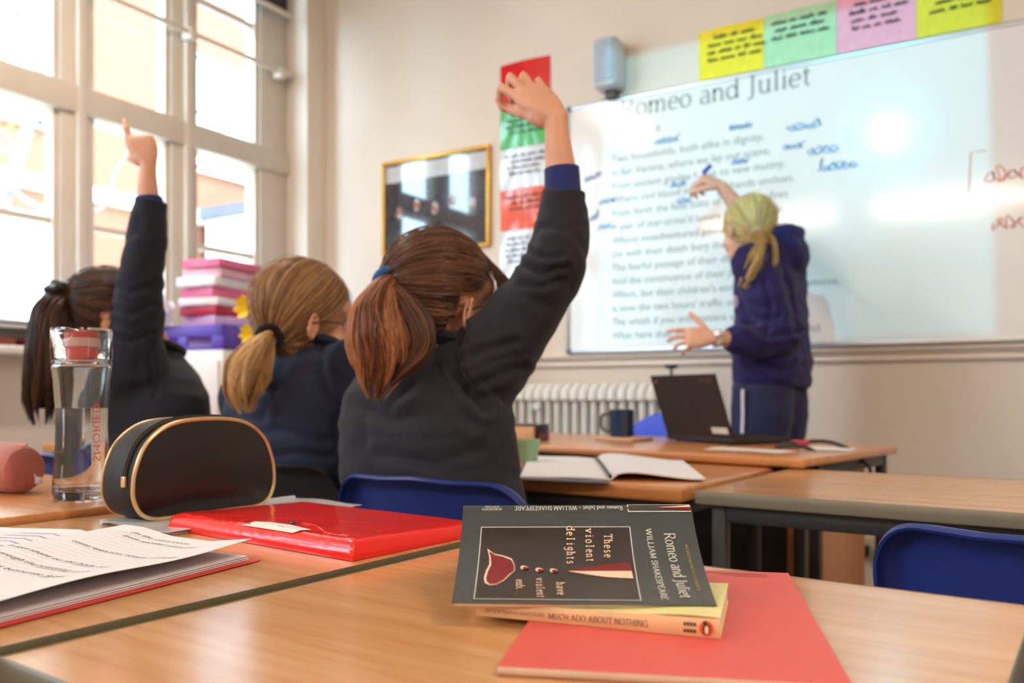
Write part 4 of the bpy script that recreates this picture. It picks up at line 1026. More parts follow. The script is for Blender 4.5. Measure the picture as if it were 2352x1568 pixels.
tag(ob, 'open exercise book with blank white pages on the orange desk', 'exercise book')
gc = empty('green_cup', ONZ(1212, 1062, ZA)); 
G().lathe([(.0, 0), (.024, 0), (.03, .05), (.033, .058), (.030, .058), (.026, .05), (.022, .004), (0, .004)], n=24, cap=False).build('cup', pm('pale_green_plastic', (150, 184, 150), rough=.5), gc)
tag(gc, 'pale green plastic pot half hidden behind the pupil in the middle', 'pot')

# laptop seen from behind its lid
lt = empty('laptop', CW(.60, 2.56, ZE)); hv = Vector((.45, -.893)); bv = Vector((.893, .45)); hc = Vector((.572, 2.56))
M_lap = pm('black_laptop_shell', (44, 41, 42), rough=.5, var=.06, scale=80, bump=.1, bscale=800)
def lp(h, b, z): q = hc + hv * h + bv * b; return CW(q.x, q.y, ZE + z) - lt.location
g = G(); g.rings([[lp(-.15, -.01, .004), lp(.15, -.01, .004), lp(.15, .215, .004), lp(-.15, .215, .004)], [lp(-.152, -.012, .012), lp(.152, -.012, .012), lp(.152, .217, .010), lp(-.152, .217, .010)], [lp(-.15, -.01, .026), lp(.15, -.01, .026), lp(.15, .215, .018), lp(-.15, .215, .018)]]); g.build('base', M_lap, lt, smooth=False)
for k in range(4): 
    h, b_ = (-.12 if k % 2 else .12), (.01 if k < 2 else .19)
    G().tube([lp(h, b_, 0), lp(h, b_, .006)], .008, n=10).build('rubber_foot', pm('black_plastic', (28, 28, 30)), lt)
def ldp(h, s, th=0.0): return lp(h, -.004 - s * .066 - th * .95, .024 + s * .182 - th * .3)
g = G(); g.rings([[ldp(-.15, 0), ldp(.15, 0), ldp(.15, 1), ldp(-.15, 1)], [ldp(-.15, 0, .009), ldp(.15, 0, .009), ldp(.15, 1, .009), ldp(-.15, 1, .009)]])
lid = g.build('lid', M_lap, lt, smooth=False)
g = G(); g.add([ldp(-.135, .06, -.0006), ldp(.135, .06, -.0006), ldp(.135, .95, -.0006), ldp(-.135, .95, -.0006)], [(0, 1, 2, 3)]); g.build('screen', pm('dark_screen', (30, 40, 60), rough=.1), lid, smooth=False)
def lidtext(s, h0, s0, sz, mat):
    g = G(); plain(g, s, sz, lambda x, y: ldp(h0 + x, s0 + y / .21, .0095)); g.build('maker_mark', mat, lid, smooth=False)
M_mark = pm('dull_red_grey_mark', (128, 84, 84), rough=.4)
lidtext('ThinkPad', .075, .88, .016, M_mark); G().ball(ldp(-.125, .9, .0095), (.006, .006, .006)).build('lid_led', pm('red_dot_mark', (150, 70, 72), rough=.4), lid)
g = G(); g.add([ldp(.075, .06, .0096), ldp(.145, .06, .0096), ldp(.145, .16, .0096), ldp(.075, .16, .0096)], [(0, 1, 2, 3)]); g.build('asset_sticker', pm('white_label', (226, 226, 220)), lid, smooth=False)
g = G()
for i in range(5):
    for j in range(12): g.box(lp(-.125 + j * .0225, .04 + i * .02, .0265), (.015, .014, .002))
tag(g.build('keys', pm('black_plastic', (28, 28, 30)), lt), kind='stuff')
tag(lt, "open black laptop on the teacher's desk, lid towards the class", 'laptop')
mg = empty('mug', ONZ(1428, 996, ZE + .012))
mg.location = CW(.348, 2.68, ZE + .0125)
M_mug = pm('dark_blue_glaze', (32, 52, 84), rough=.25, coat=.5, var=.08, scale=20)
G().lathe([(0, 0), (.036, 0), (.039, .004), (.0395, .084), (.0375, .086), (.0355, .084), (.035, .006), (0, .006)], n=32, cap=False).build('mug_body', M_mug, mg)
lv = -Vector((CU, SU, 0))
G().tube(catmull([lv * .038 + Vector((0, 0, .072)), lv * .060 + Vector((0, 0, .068)), lv * .066 + Vector((0, 0, .045)), lv * .058 + Vector((0, 0, .022)), lv * .038 + Vector((0, 0, .016))], 6), .0055, n=8).build('handle', pm('grey_green_handle', (96, 104, 100), rough=.3), mg)
tag(mg, "dark blue mug on the teacher's desk", 'mug')
cs_ = CW(.352, 2.66, ZE + .0005)
mat_ = G().box((0, 0, .006), (.145, .12, .011), bev=.004).build('table_mat', wood('pale_cork', (214, 176, 140), (190, 150, 112), rough=.7, coat=0)); mat_.location = cs_; mat_.rotation_euler.z = EYAW
tag(mat_, 'pale wooden mat under the dark blue mug', 'mat')
tb = empty('thick_book', CW(.085, 2.66, ZE + .0005), EYAW + .35)
G().box((-.06, 0, .026), (.125, .10, .044), bev=.002).build('page_block', pm('tan_page_edges', (222, 178, 138), rough=.8, var=.08, scale=300, stretch=(1, 1, 30)), tb)
M_bkc = pm('black_brown_cover', (44, 34, 28), rough=.4)
for z in (.002, .050): G().box((-.055, 0, z), (.14, .105, .004), bev=.001).build('cover', M_bkc, tb)
G().box((.010, 0, .026), (.012, .105, .052), bev=.004).build('spine', M_bkc, tb)
G().box((.0163, 0, .014), (.001, .1, .018)).build('spine_band', pm('rust_band', (128, 74, 34), rough=.5), tb)
tag(tb, "thick dark book with tan pages on the teacher's desk", 'book')
def paper(px, py, sx, sy, rz, label, zo=.0008):
    o = G(); vs, fs = grid(6, 6, lambda u, v: Vector(((u - .5) * sx, (v - .5) * sy, .001 * math.sin(3 * u + 2 * v) + .001))); o.add(vs, fs)
    ob_ = solid(o.build('paper_sheet', pm('white_paper', (236, 236, 234), rough=.8)), .0012, 0); ob_.location = ONZ(px, py, ZE + zo); ob_.rotation_euler.z = rz
    return tag(ob_, label, 'paper', 'papers beside the laptop')
paper(1720, 1034, .21, .10, EYAW, 'white paper under the edge of the laptop')
paper(1905, 1031, .12, .14, EYAW + .2, 'white paper by the corner of the teacher desk, under the cables')
M_cab = pm('black_cable', (40, 36, 36), rough=.5)
def cable(pts, r, label, nm='cable', mat=M_cab):
    o = G().tube(catmull([P(*p) for p in pts], 8), r, n=8).build(nm, mat); return tag(o, label, 'cable', 'cables at the laptop')
cable([(1790, 1022, 2.36), (1850, 1014, 2.36), (1905, 1015, 2.33), (1950, 1032, 2.28), (1985, 1062, 2.25), (2000, 1085, 2.24), (2010, 1200, 2.24)], .0055, 'thick black cable arching off the desk corner')
cable([(1780, 1026, 2.30), (1835, 1024, 2.24), (1870, 1036, 2.18), (1885, 1060, 2.16), (1890, 1085, 2.15), (1892, 1180, 2.15)], .005, 'black cable dropping off the desk edge nearest the laptop')
cable([(1800, 1028, 2.32), (1855, 1028, 2.28), (1895, 1050, 2.22), (1925, 1075, 2.2), (1945, 1095, 2.2), (1950, 1190, 2.2)], .004, 'thin black cable between the two thicker ones')
rd = G().box((0, 0, 0), (.05, .02, .014), bev=.004).build('red_plug', pm('red_plug_plastic', (190, 50, 60), rough=.4)); rd.location = P(1838, 1016, 2.36); rd.rotation_euler.z = EYAW
tag(rd, 'red connector on the cables beside the laptop', 'plug')
dk = G(); dk.lathe([(0, 0), (.03, 0), (.03, .004), (.006, .012), (.006, .08)], n=16); dk.box((0, 0, .088), (.05, .03, .018), bev=.005)
dko = dk.build('webcam', pm('black_plastic', (28, 28, 30))); dko.location = ONWALL(1612, 868, 3.46); dko.location.z = .9225
dko.location.x = -1.268
tag(dko, 'small black stand on the end of the radiator, behind the laptop', 'stand')

# ================================================================== storage units and clutter by the window
M_unit = pm('white_melamine', (232, 232, 238), rough=.45, var=.02)
M_purp = pm('purple_plastic', (98, 72, 190), rough=.4, var=.05)
def unit(loc, rz, label, top_z, wdt=.42, dep=.42):
    t = empty('storage_unit', loc, rz); h = top_z - .06
    G().box((0, dep / 2, h / 2), (wdt, dep, h), bev=.006).build('carcass', M_unit, t)
    for k in range(4):
        dr = G().box((0, -.008, h - .16 - k * .25), (wdt - .03, .014, .235), bev=.004).build('drawer_front', M_unit, t)
        G().box((0.03, -.017, h - .16 - k * .25), (.10, .006, .055), bev=.002).build('purple_label_holder', M_purp, dr)
    g = G(); tz = h
    for c, s in (((0, dep / 2, tz + .008), (wdt, dep, .012)), ((0, .006, tz + .075), (wdt, .012, .05)), ((0, dep - .006, tz + .05), (wdt, .012, .1)), ((-wdt / 2 + .006, dep / 2, tz + .05), (.012, dep, .1)), ((wdt / 2 - .03, dep / 2, tz + .05), (.06, dep, .1))):
        g.box(c, s, bev=.003)
    for x in (-wdt / 2 + .03, .0): g.box((x, .006, tz + .03), (.05, .012, .06), bev=.003)
    g.build('purple_tray', M_purp, t)
    return tag(t, label, 'storage unit', 'white units with purple trays')
U1 = CW(-1.335, 3.42, 0)
unit(U1, math.radians(8), 'white drawer unit with a purple tray by the window', 1.13)
unit(CW(-.80, 4.22, 0), 0.0, 'white drawer unit with a purple tray in the far corner', 1.19, .4, .3)
# pile of pink and white folders on the unit
rr = random.Random(5); zt = 1.0845
fcols = [('white_folder', (240, 236, 242)), ('pink_folder', (232, 116, 160)), ('lilac_folder', (206, 176, 224)), ('crimson_folder', (192, 40, 76)), ('white_folder', (240, 236, 242)), ('pink_folder', (232, 116, 160))]
bx = U1 + Matrix.Rotation(math.radians(8), 3, 'Z') @ Vector((-.005, .225, 0))
fl_lab = ['white folder at the bottom of the leaning pile by the window', 'pink folder low in the leaning pile', 'lilac folder in the leaning pile, above a pink one', 'crimson folder in the middle of the leaning pile', 'white folder above the crimson one in the pile', 'pink folder high in the leaning pile', 'white folder near the top of the leaning pile', 'pale pink folder near the top of the pile', 'bright pink folder on top of the leaning pile']
for k in range(9):
    nm, c = fcols[k] if k < 6 else [('white_folder', (240, 236, 242)), ('pale_pink_folder', (244, 196, 214)), ('pink_folder', (232, 116, 160))][k - 6]
    th = .034 + .014 * rr.random()
    f = G().box((0, 0, th / 2), (.20, .26, th - .002), bev=.004).build('folder', pm(nm, c, rough=.4)); f.location = (bx.x + rr.uniform(-.012, .012) , bx.y + rr.uniform(-.015, .015), zt); f.rotation_euler.z = .1 + rr.uniform(-.12, .12)
    tag(f, fl_lab[k], 'folder', 'pile of folders on the storage unit'); zt += th
# crumpled clear bag
bg = empty('plastic_bag', CW(-1.455, 3.44, 1.172)); g = G(); t_ = bmesh.new(); bmesh.ops.create_icosphere(t_, subdivisions=4, radius=1.0)
for v in t_.verts:
    n_ = noise.noise(v.co * 2.2) * .35 + noise.noise(v.co * 6) * .22
    v.co = Vector((v.co.x * .07, v.co.y * .06, max(-.0, v.co.z * .06 + .05))) * (1 + n_)
    v.co.z = max(0, v.co.z)
g.merge(t_); g.build('crumpled_film', pm('white_translucent_film', (240, 236, 244), rough=.25, trans=.35, ior=1.1, coat=.5), bg, angle=30)
g = G(); g.box((0, 0, .02), (.07, .05, .03), bev=.01); g.build('contents', pm('pale_contents', (226, 206, 226), rough=.6), bg)
tag(bg, 'crumpled translucent plastic bag on the purple tray', 'bag')
# yellow paper flower beside the fair pupil, and yellow flowers in a vase on the corner unit
def flower(c, s, parent, seed):
    r = random.Random(seed); 
    for k in range(7):
        a = 2 * PI * k / 7; g = G(); q = Matrix.Rotation(a, 3, 'Y') @ Matrix.Rotation(.5, 3, 'X')
        vs, fs = grid(4, 4, lambda u, v: c + q @ Vector(((u - .5) * s * .7 * math.sin(PI * (.15 + .8 * v)), -.3 * s * v * v, v * s))); g.add(vs, fs); solid(g.build('petal', pm('daffodil_yellow', (246, 208, 44), rough=.6), parent), .0006)
yf = empty('yellow_flower', P(583, 706, 2.85)); yf.location = CW(-.885, 2.86, ZA); 
hz = P(583, 706, 2.86).z - ZA
flower(Vector((0, 0, hz)), .055, yf, 1); flower(Vector((.01, 0, hz - .09)), .045, yf, 2)
G().tube([(0, 0, .07), (.004, .0, hz * .5), (0, .01, hz)], .004, n=6).build('stem', pm('green_stem', (120, 150, 60), rough=.6), yf)
G().lathe([(0, 0), (.035, 0), (.04, .05), (.03, .1), (.033, .12), (.03, .12), (.027, .1), (.036, .05), (.03, .004), (0, .004)], n=20, cap=False).build('pot', M_unit, yf)
tag(yf, 'tall yellow flowers in a white pot beyond the fair haired pupil', 'flowers')
yv = empty('flower_vase', Vector((-2.28, 3.45, 0))); zv = .92
yv.location = (ONWALL(1128, 700, 3.5).x, 3.5, .924)
G().lathe([(0, 0), (.04, 0), (.05, .06), (.035, .12), (.04, .14), (.036, .14), (.031, .12), (.046, .06), (.036, .004), (0, .004)], n=24, cap=False).build('vase', pm('cream_ceramic', (236, 230, 214), rough=.3), yv)
for k in range(6):
    r = random.Random(k); c = Vector((r.uniform(-.07, .07), r.uniform(-.03, .03), .26 + r.uniform(-.05, .22)))
    G().tube([(0, 0, .08), c * .6 + Vector((0, 0, .06)), c], .0035, n=6).build('stem', pm('green_stem', (120, 150, 60)), yv); flower(c, .06, yv, k)
tag(yv, 'vase of yellow flowers standing on the radiator', 'flowers')
# low things on the sill at the left edge
gb = empty('document_tray', (XL - .10, 1.98, WZ0)); 
for k in range(2): G().box((0, 0, .085 + .02 * k), (.2, .5, .012), bev=.003).build('tray_shelf', pm('light_grey_plastic', (196, 198, 202), rough=.4), gb)
for sx_ in (-.09, .09):
    for sy in (-.24, .24): G().box((sx_, sy, .045), (.012, .012, .09)).build('post', pm('light_grey_plastic', (196, 198, 202)), gb)
tag(gb, 'light grey two-tier document tray on the window sill', 'tray')
for k, (c, yy, lab) in enumerate([((150, 76, 52), 1.86, 'small brown box under the document tray'), ((196, 64, 60), 2.0, 'small red box under the document tray'), ((236, 232, 226), 2.12, 'small white box under the document tray')]):
    b_ = G().box((0, 0, .02), (.1, .09, .038), bev=.004).build('small_box', pm('box_card_%d' % k, c, rough=.6)); b_.location = (XL - .08, yy, WZ0 + .001); tag(b_, lab, 'box', 'small boxes on the sill')
# wall socket low on the front wall
sk = empty('wall_socket', (-.49, WALLY, .27))
G().box((0, -.006, 0), (.15, .012, .088), bev=.004).build('socket_plate', pm('dull_white_plastic', (206, 198, 180), rough=.4), sk)
for x in (-.036, .036): G().box((x, -.03, -.005), (.045, .045, .045), bev=.006).build('plug', pm('black_plastic', (28, 28, 30)), sk)
tag(sk, 'double wall socket with black plugs seen under the empty desk', 'socket')

# ================================================================== people
def voxel_mesh(g, name, size, smooth=6, disp=None):
    me = g.mesh(name + '_raw'); o = bpy.data.objects.new(name + '_raw', me); COL.objects.link(o)
    m = o.modifiers.new('r', 'REMESH'); m.mode = 'VOXEL'; m.voxel_size = size
    s = o.modifiers.new('s', 'SMOOTH'); s.factor = .5; s.iterations = smooth
    dg = bpy.context.evaluated_depsgraph_get(); out = bpy.data.meshes.new_from_object(o.evaluated_get(dg)); out.name = name
    bpy.data.objects.remove(o); bpy.data.meshes.remove(me)
    if disp:
        n = len(out.vertices); co = np.empty(n * 3); no = np.empty(n * 3)
        out.vertices.foreach_get('co', co); out.vertices.foreach_get('normal', no); co = co.reshape(-1, 3); no = no.reshape(-1, 3)
        dv = np.array([disp(Vector(c), Vector(v)) for c, v in zip(co, no)]); co += no * dv[:, None]
        out.vertices.foreach_set('co', co.ravel()); out.update()
    return out
def camv(r, u, f):
    """direction given as right, up, forward of the camera"""
    return Vector((CU * r - SU * f, SU * r + CU * f, u))
def hand(g, wrist, yv, zv, side, scale, curls, spread=(.10, .02, -.06, -.14), thumb=(.75, .6, -.35), thumb_curl=.25):
    """palm and five fingers; yv along the palm, zv out of the back of the hand"""
    y = yv.normalized(); z = (zv - y * zv.dot(y)).normalized(); x = y.cross(z)
    M = Matrix((x, y, z)).transposed()
    W = lambda v: Vector(wrist) + M @ (Vector(v) * scale)
    prof = [(-.012, .020, .017), (.0, .0225, .0185), (.02, .031, .019), (.045, .0385, .0175), (.07, .041, .0155), (.088, .039, .0125), (.094, .032, .009)]
    rows = []
    for yy, a, b in prof:
        rows.append([W((a * math.copysign(abs(math.cos(t)) ** .75, math.cos(t)), yy, b * math.copysign(abs(math.sin(t)) ** .85, math.sin(t)))) for t in [2 * PI * k / 20 for k in range(20)]])
    g.rings(rows)
    g.ball(W((side * .022, .032, -.010)), tuple(v * scale for v in (.018, .030, .015)), rot=M)
    bx_ = (.0300, .0105, -.0095, -.0280); by = (.084, .089, .085, .076)
    ln = ((.043, .026, .021), (.047, .030, .022), (.044, .028, .021), (.034, .021, .019)); rad = (.0092, .0095, .0090, .0080)
    for i in range(4):
        p = Vector((side * bx_[i], by[i] - .014, .001)); ang = 0.0; d0 = spread[i] * side
        pts = [p]; rr_ = [rad[i] * 1.12]; c = curls[i]
        for k in range(3):
            ang += math.radians(c[k])
            d = Vector((math.sin(d0), math.cos(d0) * math.cos(ang), -math.sin(ang)))
            L = ln[i][k] + (.014 if k == 0 else 0)
            for q in (.35, .75, 1.0):
                pts.append(p + d * (L * q)); rr_.append(rad[i] * (1.0 - .09 * k) * (1.05 if q == 1.0 and k < 2 else .95))
            p = p + d * L
        rr_[-1] *= .72; pts.append(p + d * .0045); rr_.append(rad[i] * .4)
        g.tube([W(q) for q in pts], [r * scale for r in rr_], n=10)
    p = Vector((side * .020, .018, -.006)); d = Vector((side * thumb[0], thumb[1], thumb[2])).normalized(); pts = [p]; rr_ = [.0135]
    bend = Vector((-side * .6, .35, -.5)) * thumb_curl
    for k, L in enumerate((.044, .034, .026)):
        pts += [p + d * L * .5, p + d * L]; rr_ += [.0122 - .001 * k, .0118 - .0012 * k]; p = p + d * L; d = (d + bend).normalized()
    pts.append(p + d * .004); rr_.append(.005)
    g.tube([W(q) for q in pts], [r * scale for r in rr_], n=10)

CRC, CRR = Vector((0, -.012, .035)), Vector((.076, .096, .088))
def head_matrix(c, psi, pitch, roll, s):
    """c: middle of the skull in the room; psi: turn to the right of the camera's view direction"""
    rz = math.atan2(SU, CU) - math.radians(psi)
    R = Matrix.Rotation(rz, 4, 'Z') @ Matrix.Rotation(math.radians(pitch), 4, 'X') @ Matrix.Rotation(math.radians(roll), 4, 'Y') @ Matrix.Scale(s, 4)
    return Matrix.Translation(Vector(c) - R.to_3x3() @ CRC) @ R
def head_geo(g, M):
    h = G()
    h.ball(CRC, CRR * .985, u=28, v=20)
    h.ball((0, .030, -.020), (.060, .062, .072)); h.ball((0, .040, -.062), (.046, .046, .042)); h.ball((0, .072, -.090), (.020, .016, .014))
    h.ball((0, .052, .040), (.062, .044, .040))
    for s in (-1, 1):
        h.ball((s * .040, .062, -.030), (.020, .022, .020))
        e = Matrix.Rotation(s * .35, 3, 'Z') @ Matrix.Rotation(-.15, 3, 'X')
        hx = [(.006, -.024), (.012, -.006), (.011, .010), (.004, .022), (-.006, .026), (-.014, .020), (-.016, .006), (-.012, -.010), (-.004, -.024)]
        h.tube([Vector((s * .0775, -.004, -.010)) + e @ Vector((s * (.004 + .010 * max(0, -y_ / .016)), y_, z_)) for y_, z_ in hx], .0036, n=8, closed=True)
        h.ball(Vector((s * .0785, -.005, -.010)), (.0034, .013, .024), rot=e); h.ball((s * .0775, -.002, -.034), (.0045, .007, .008), rot=e)
        h.ball((s * .034, .086, .020), (.019, .008, .005))
        h.ball((s * .010, .104, -.036), (.008, .009, .006))
    h.tube([(0, .090, .012), (0, .100, -.008), (0, .112, -.026), (0, .108, -.036), (0, .094, -.040)], [.008, .0095, .0110, .0120, .007], n=10)
    h.ball((0, .093, -.060), (.020, .009, .0055)); h.ball((0, .090, -.069), (.017, .009, .006))
    h.xf(M); h.bm.verts.index_update(); g.merge(h.bm)
def face_bits(M, root, iris, brow):
    o = root.location
    T = lambda v: M @ Vector(v) - o
    for s in (-1, 1):
        e = G().ball(T((s * .032, .0835, .003)), .0105 * M.to_scale().x, u=14, v=10).build('eye', pm('eye_white', (236, 230, 226), rough=.15), root)
        G().ball(T((s * .032, .0925, .003)), .0048 * M.to_scale().x, u=10, v=8).build('iris', pm('iris_' + iris, {'brown': (70, 46, 30), 'blue': (84, 110, 140)}[iris], rough=.1), e)
        G().tube([T((s * .018, .0985, .022)), T((s * .034, .0985, .026)), T((s * .050, .088, .021))], .0028, n=6).build('eyebrow', brow, root)
    G().tube([T((-.021, .0965, -.0635)), T((-.008, .1025, -.0605)), T((0, .1022, -.0622)), T((.008, .1025, -.0605)), T((.021, .0965, -.0635))], [.0015, .004, .0042, .004, .0015], n=8).build('lips', pm('lip_tone', (190, 106, 100), rough=.4), root)

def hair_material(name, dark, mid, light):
    """three shades of one head of hair: dark, middle and light locks"""
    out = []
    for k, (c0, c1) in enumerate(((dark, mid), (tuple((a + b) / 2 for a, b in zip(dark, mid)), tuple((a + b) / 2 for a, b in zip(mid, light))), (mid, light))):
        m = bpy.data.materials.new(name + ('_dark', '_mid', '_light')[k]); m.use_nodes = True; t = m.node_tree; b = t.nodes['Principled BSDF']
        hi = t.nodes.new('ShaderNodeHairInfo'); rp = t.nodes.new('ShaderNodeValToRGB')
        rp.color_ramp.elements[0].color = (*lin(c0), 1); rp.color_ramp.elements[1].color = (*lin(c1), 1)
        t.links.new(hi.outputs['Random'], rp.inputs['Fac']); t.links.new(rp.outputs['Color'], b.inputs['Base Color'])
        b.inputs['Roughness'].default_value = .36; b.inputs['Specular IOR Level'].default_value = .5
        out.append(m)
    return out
def strands(name, curves, radius, mat, parent):
    """curves: list of (n, 3) arrays with equal n"""
    A = np.array(curves, dtype=np.float32); N, n, _ = A.shape
    hc = bpy.data.hair_curves.new(name); hc.add_curves([n] * N)
    hc.attributes['position'].data.foreach_set('vector', A.ravel())
    ra = hc.attributes.get('radius') or hc.attributes.new('radius', 'FLOAT', 'POINT')
    prof = np.interp(np.linspace(0, 1, n), [0, .1, .8, 1], [.8, 1, .9, .25]).astype(np.float32) * radius
    ra.data.foreach_set('value', np.tile(prof, N)); hc.materials.append(mat)
    o = bpy.data.objects.new(name, hc); COL.objects.link(o); o.parent = parent
    o['kind'] = 'stuff'
    return o
def in_hair(u, front=.30, ear=True):
    if u.dot(Vector((0, -.74, .67))) < -front: return False
    if ear and abs(u.x) > .84 and -.60 < u.z < -.10 + .12 * u.y and u.y > -.04 + .10 * math.sin(u.z * 14): return False
    if u.z < -.34 and u.y > -.10: return False
    if u.z < -.80: return False
    return True
def hpos(u, r):
    """skull direction to head coordinates; hair hangs lower at the nape"""
    zs = 1 + .42 * max(0, -u.z) * (1 if u.y < .1 else .5)
    return CRC + Vector((u.x * CRR.x, u.y * CRR.y, u.z * CRR.z * zs)) * r
def scalp(root, M, tie_w, core, hmat, n, front=.30, lift=.0, seed=1, ear=True):
    """cap of hair drawn back to the tie, as a shell plus combed strands"""
    o = root.location; rg = np.random.default_rng(seed)
    Mi = M.inverted(); tl = Mi @ tie_w
    ut = Vector(((tl.x - CRC.x) / CRR.x, (tl.y - CRC.y) / CRR.y, (tl.z - CRC.z) / CRR.z)).normalized()
    t = bmesh.new(); bmesh.ops.create_uvsphere(t, u_segments=48, v_segments=36, radius=1.0)
    bmesh.ops.delete(t, geom=[v for v in t.verts if not in_hair(v.co, front, ear)], context='VERTS')
    for v in t.verts:
        u = v.co.copy(); k = max(0, u.dot(ut)) ** 8
        v.co = M @ hpos(u, 1.075 + lift * max(0, u.z) + .06 * k + .014 * noise.noise(u * 5)) - o
    g = G(); g.merge(t); solid(g.build('hair', core, root, angle=0), .006, -1)
    cs = []; sh = []
    while len(cs) < n:
        u = Vector(rg.normal(size=3)).normalized()
        if not in_hair(u, front - .02, ear): continue
        ang = u.angle(ut); axis = u.cross(ut)
        if axis.length < 1e-4: continue
        axis.normalize(); pts = []; cl = noise.noise(u * 9); j = abs(rg.normal() * .012) + .022 * max(0, cl); wv = .16 * cl + rg.normal() * .03; ph = rg.random() * 6
        fly = rg.random() < .02
        for k in range(16):
            s = k / 15
            d = Quaternion(axis, ang * s) @ u
            d = (d + axis * (wv * math.sin(PI * s) * (1 - s))).normalized()
            r = 1.085 + j + lift * max(0, d.z) + .05 * s ** 3 + .008 * math.sin(ph + 5 * s) + (.10 * math.sin(PI * s) if fly else 0)
            p = M @ hpos(d, r)
            p = p.lerp(tie_w + Vector(rg.normal(size=3)) * .004, s ** 7)
            pts.append(tuple(p - o))
        cs.append(pts); sh.append(min(2, max(0, int(1.5 + 3.2 * noise.noise(u * 6 + Vector((seed, 0, 0))) + rg.normal() * .25))))
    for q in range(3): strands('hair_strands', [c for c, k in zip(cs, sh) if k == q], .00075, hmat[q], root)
def pony(root, path, rad, core, hmat, n, seed=2, name='ponytail', coref=.62, clumps=34, wave=.25, npt=22):
    o = root.location; rg = np.random.default_rng(seed)
    c = catmull(path, 6); L = len(c); rs = [interp([i / (len(rad) - 1) for i in range(len(rad))], rad, k / (L - 1)) for k in range(L)]
    g = G(); Lc = int(L * .86); g.tube([p - o for p in c[:Lc]], [max(.003, r * coref * (1 - .5 * max(0, k / Lc - .6) / .4)) for k, r in enumerate(rs[:Lc])], n=14); po_ = g.build(name, core, root)
    idx = np.linspace(0, L - 1, npt)
    cl = [(.25 + .8 * math.sqrt(rg.random()), rg.random() * 2 * PI, rg.normal(), .60 + .45 * rg.random()) for _ in range(clumps)]
    fr_u = []
    u = Vector((0, 0, 1)) if abs((c[1] - c[0]).normalized().z) < .8 else Vector((1, 0, 0))
    for k in range(L):
        t = (c[min(k + 1, L - 1)] - c[max(k - 1, 0)]).normalized(); u = (u - t * u.dot(t)).normalized(); fr_u.append((u.copy(), t.cross(u)))
    cs = [[], [], []]
    for i in range(n):
        q_ = rg.integers(clumps); R0, th0, w_, ln = cl[q_]
        dR, dth = rg.normal() * .13, rg.normal() * .20; end = min(1.0, ln + rg.normal() * .035); ph = rg.random() * 6
        pts = []
        for k in range(npt):
            s = k / (npt - 1) * end * (L - 1); a = int(min(s, L - 2)); f = s - a; t_ = k / (npt - 1)
            p = c[a].lerp(c[a + 1], f); r = rs[a] + (rs[a + 1] - rs[a]) * f; uu_, vv_ = fr_u[a]
            m_ = 1 - .85 * t_ ** 2
            q = th0 + dth * m_ + wave * w_ * t_ + .07 * math.sin(ph + k * .5)
            R = min(1.2, R0 + dR * m_ + .05 * w_ * math.sin(3 * t_ + w_))
            pts.append(tuple(p + (uu_ * math.cos(q) + vv_ * math.sin(q)) * (R * r) - o))
        cs[int(q_) % 3].append(pts)
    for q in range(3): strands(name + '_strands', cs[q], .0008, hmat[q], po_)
    return po_
def oval_ring(c, fwd, rgt, up, hw, hd, roll=0.0, n=36, pw=.86):
    r2 = rgt * math.cos(roll) + up * math.sin(roll)
    return [c + r2 * (hw * math.copysign(abs(math.cos(t)) ** pw, math.cos(t))) + fwd * (hd * math.copysign(abs(math.sin(t)) ** pw, math.sin(t))) for t in [2 * PI * k / n for k in range(n)]]
def torso(g, base, heading, rings, inflate=0.0):
    """rings: z, half width, half depth, shift right, shift forward, roll degrees"""
    f = Vector((-math.sin(heading), math.cos(heading), 0)); r = Vector((math.cos(heading), math.sin(heading), 0)); up = Vector((0, 0, 1))
    g.rings([oval_ring(Vector((base.x, base.y, z)) + r * sx + f * sy, f, r, up, max(.02, hw + inflate), max(.02, hd + inflate), math.radians(ro)) for z, hw, hd, sx, sy, ro in rings])
    return f, r
SKIN = pm('warm_skin', (224, 166, 138), rough=.48, var=.05, scale=40, sss=.15, bump=.05, bscale=300)
SKIN2 = pm('light_skin', (226, 172, 148), rough=.48, var=.05, scale=40, sss=.15, bump=.05, bscale=300)
def cloth(nm, rgb, sheen=.08): return pm(nm, rgb, rough=.85, var=.14, scale=700, sheen=sheen, bump=.3, bscale=1600)
def crease_depth(w_, n_, creases):
    if not creases or n_.dot(w_ - cam.location) > 0: return 0.0
    x, y = proj(w_); a = 0.0
    for pts, wd, dp in creases:
        best = 1e9
        for (x0, y0), (x1, y1) in zip(pts[:-1], pts[1:]):
            dx, dy = x1 - x0, y1 - y0; t = max(0, min(1, ((x - x0) * dx + (y - y0) * dy) / (dx * dx + dy * dy)))
            best = min(best, math.hypot(x - x0 - dx * t, y - y0 - dy * t))
        if best < wd: a -= dp * (1 - best / wd) ** 1.5
        elif best < 2.6 * wd: a += dp * .45 * math.sin(PI * (best - wd) / (1.6 * wd))
    return a
def folds(amp, base, axis_pts=(), creases=()):
    def f(c, nv=None):
        w_ = c + base
        a = noise.noise((w_.x * 7, w_.y * 7, w_.z * 10)) * amp
        a += noise.noise((w_.x * 17 + 3, w_.y * 17, w_.z * 26)) * amp * .45
        a -= max(0, .22 - abs(noise.noise((w_.x * 6 + 9, w_.y * 6, w_.z * 11 + w_.x * 4)))) * amp * 2.6
        for p, rad_, am, fr in axis_pts:
            d = (w_ - p).length
            if d < rad_: a += am * (1 - d / rad_) * math.sin(d * fr + 3 * noise.noise(w_ * 9))
        return a + (crease_depth(w_, nv, creases) if nv is not None else 0)
    return f
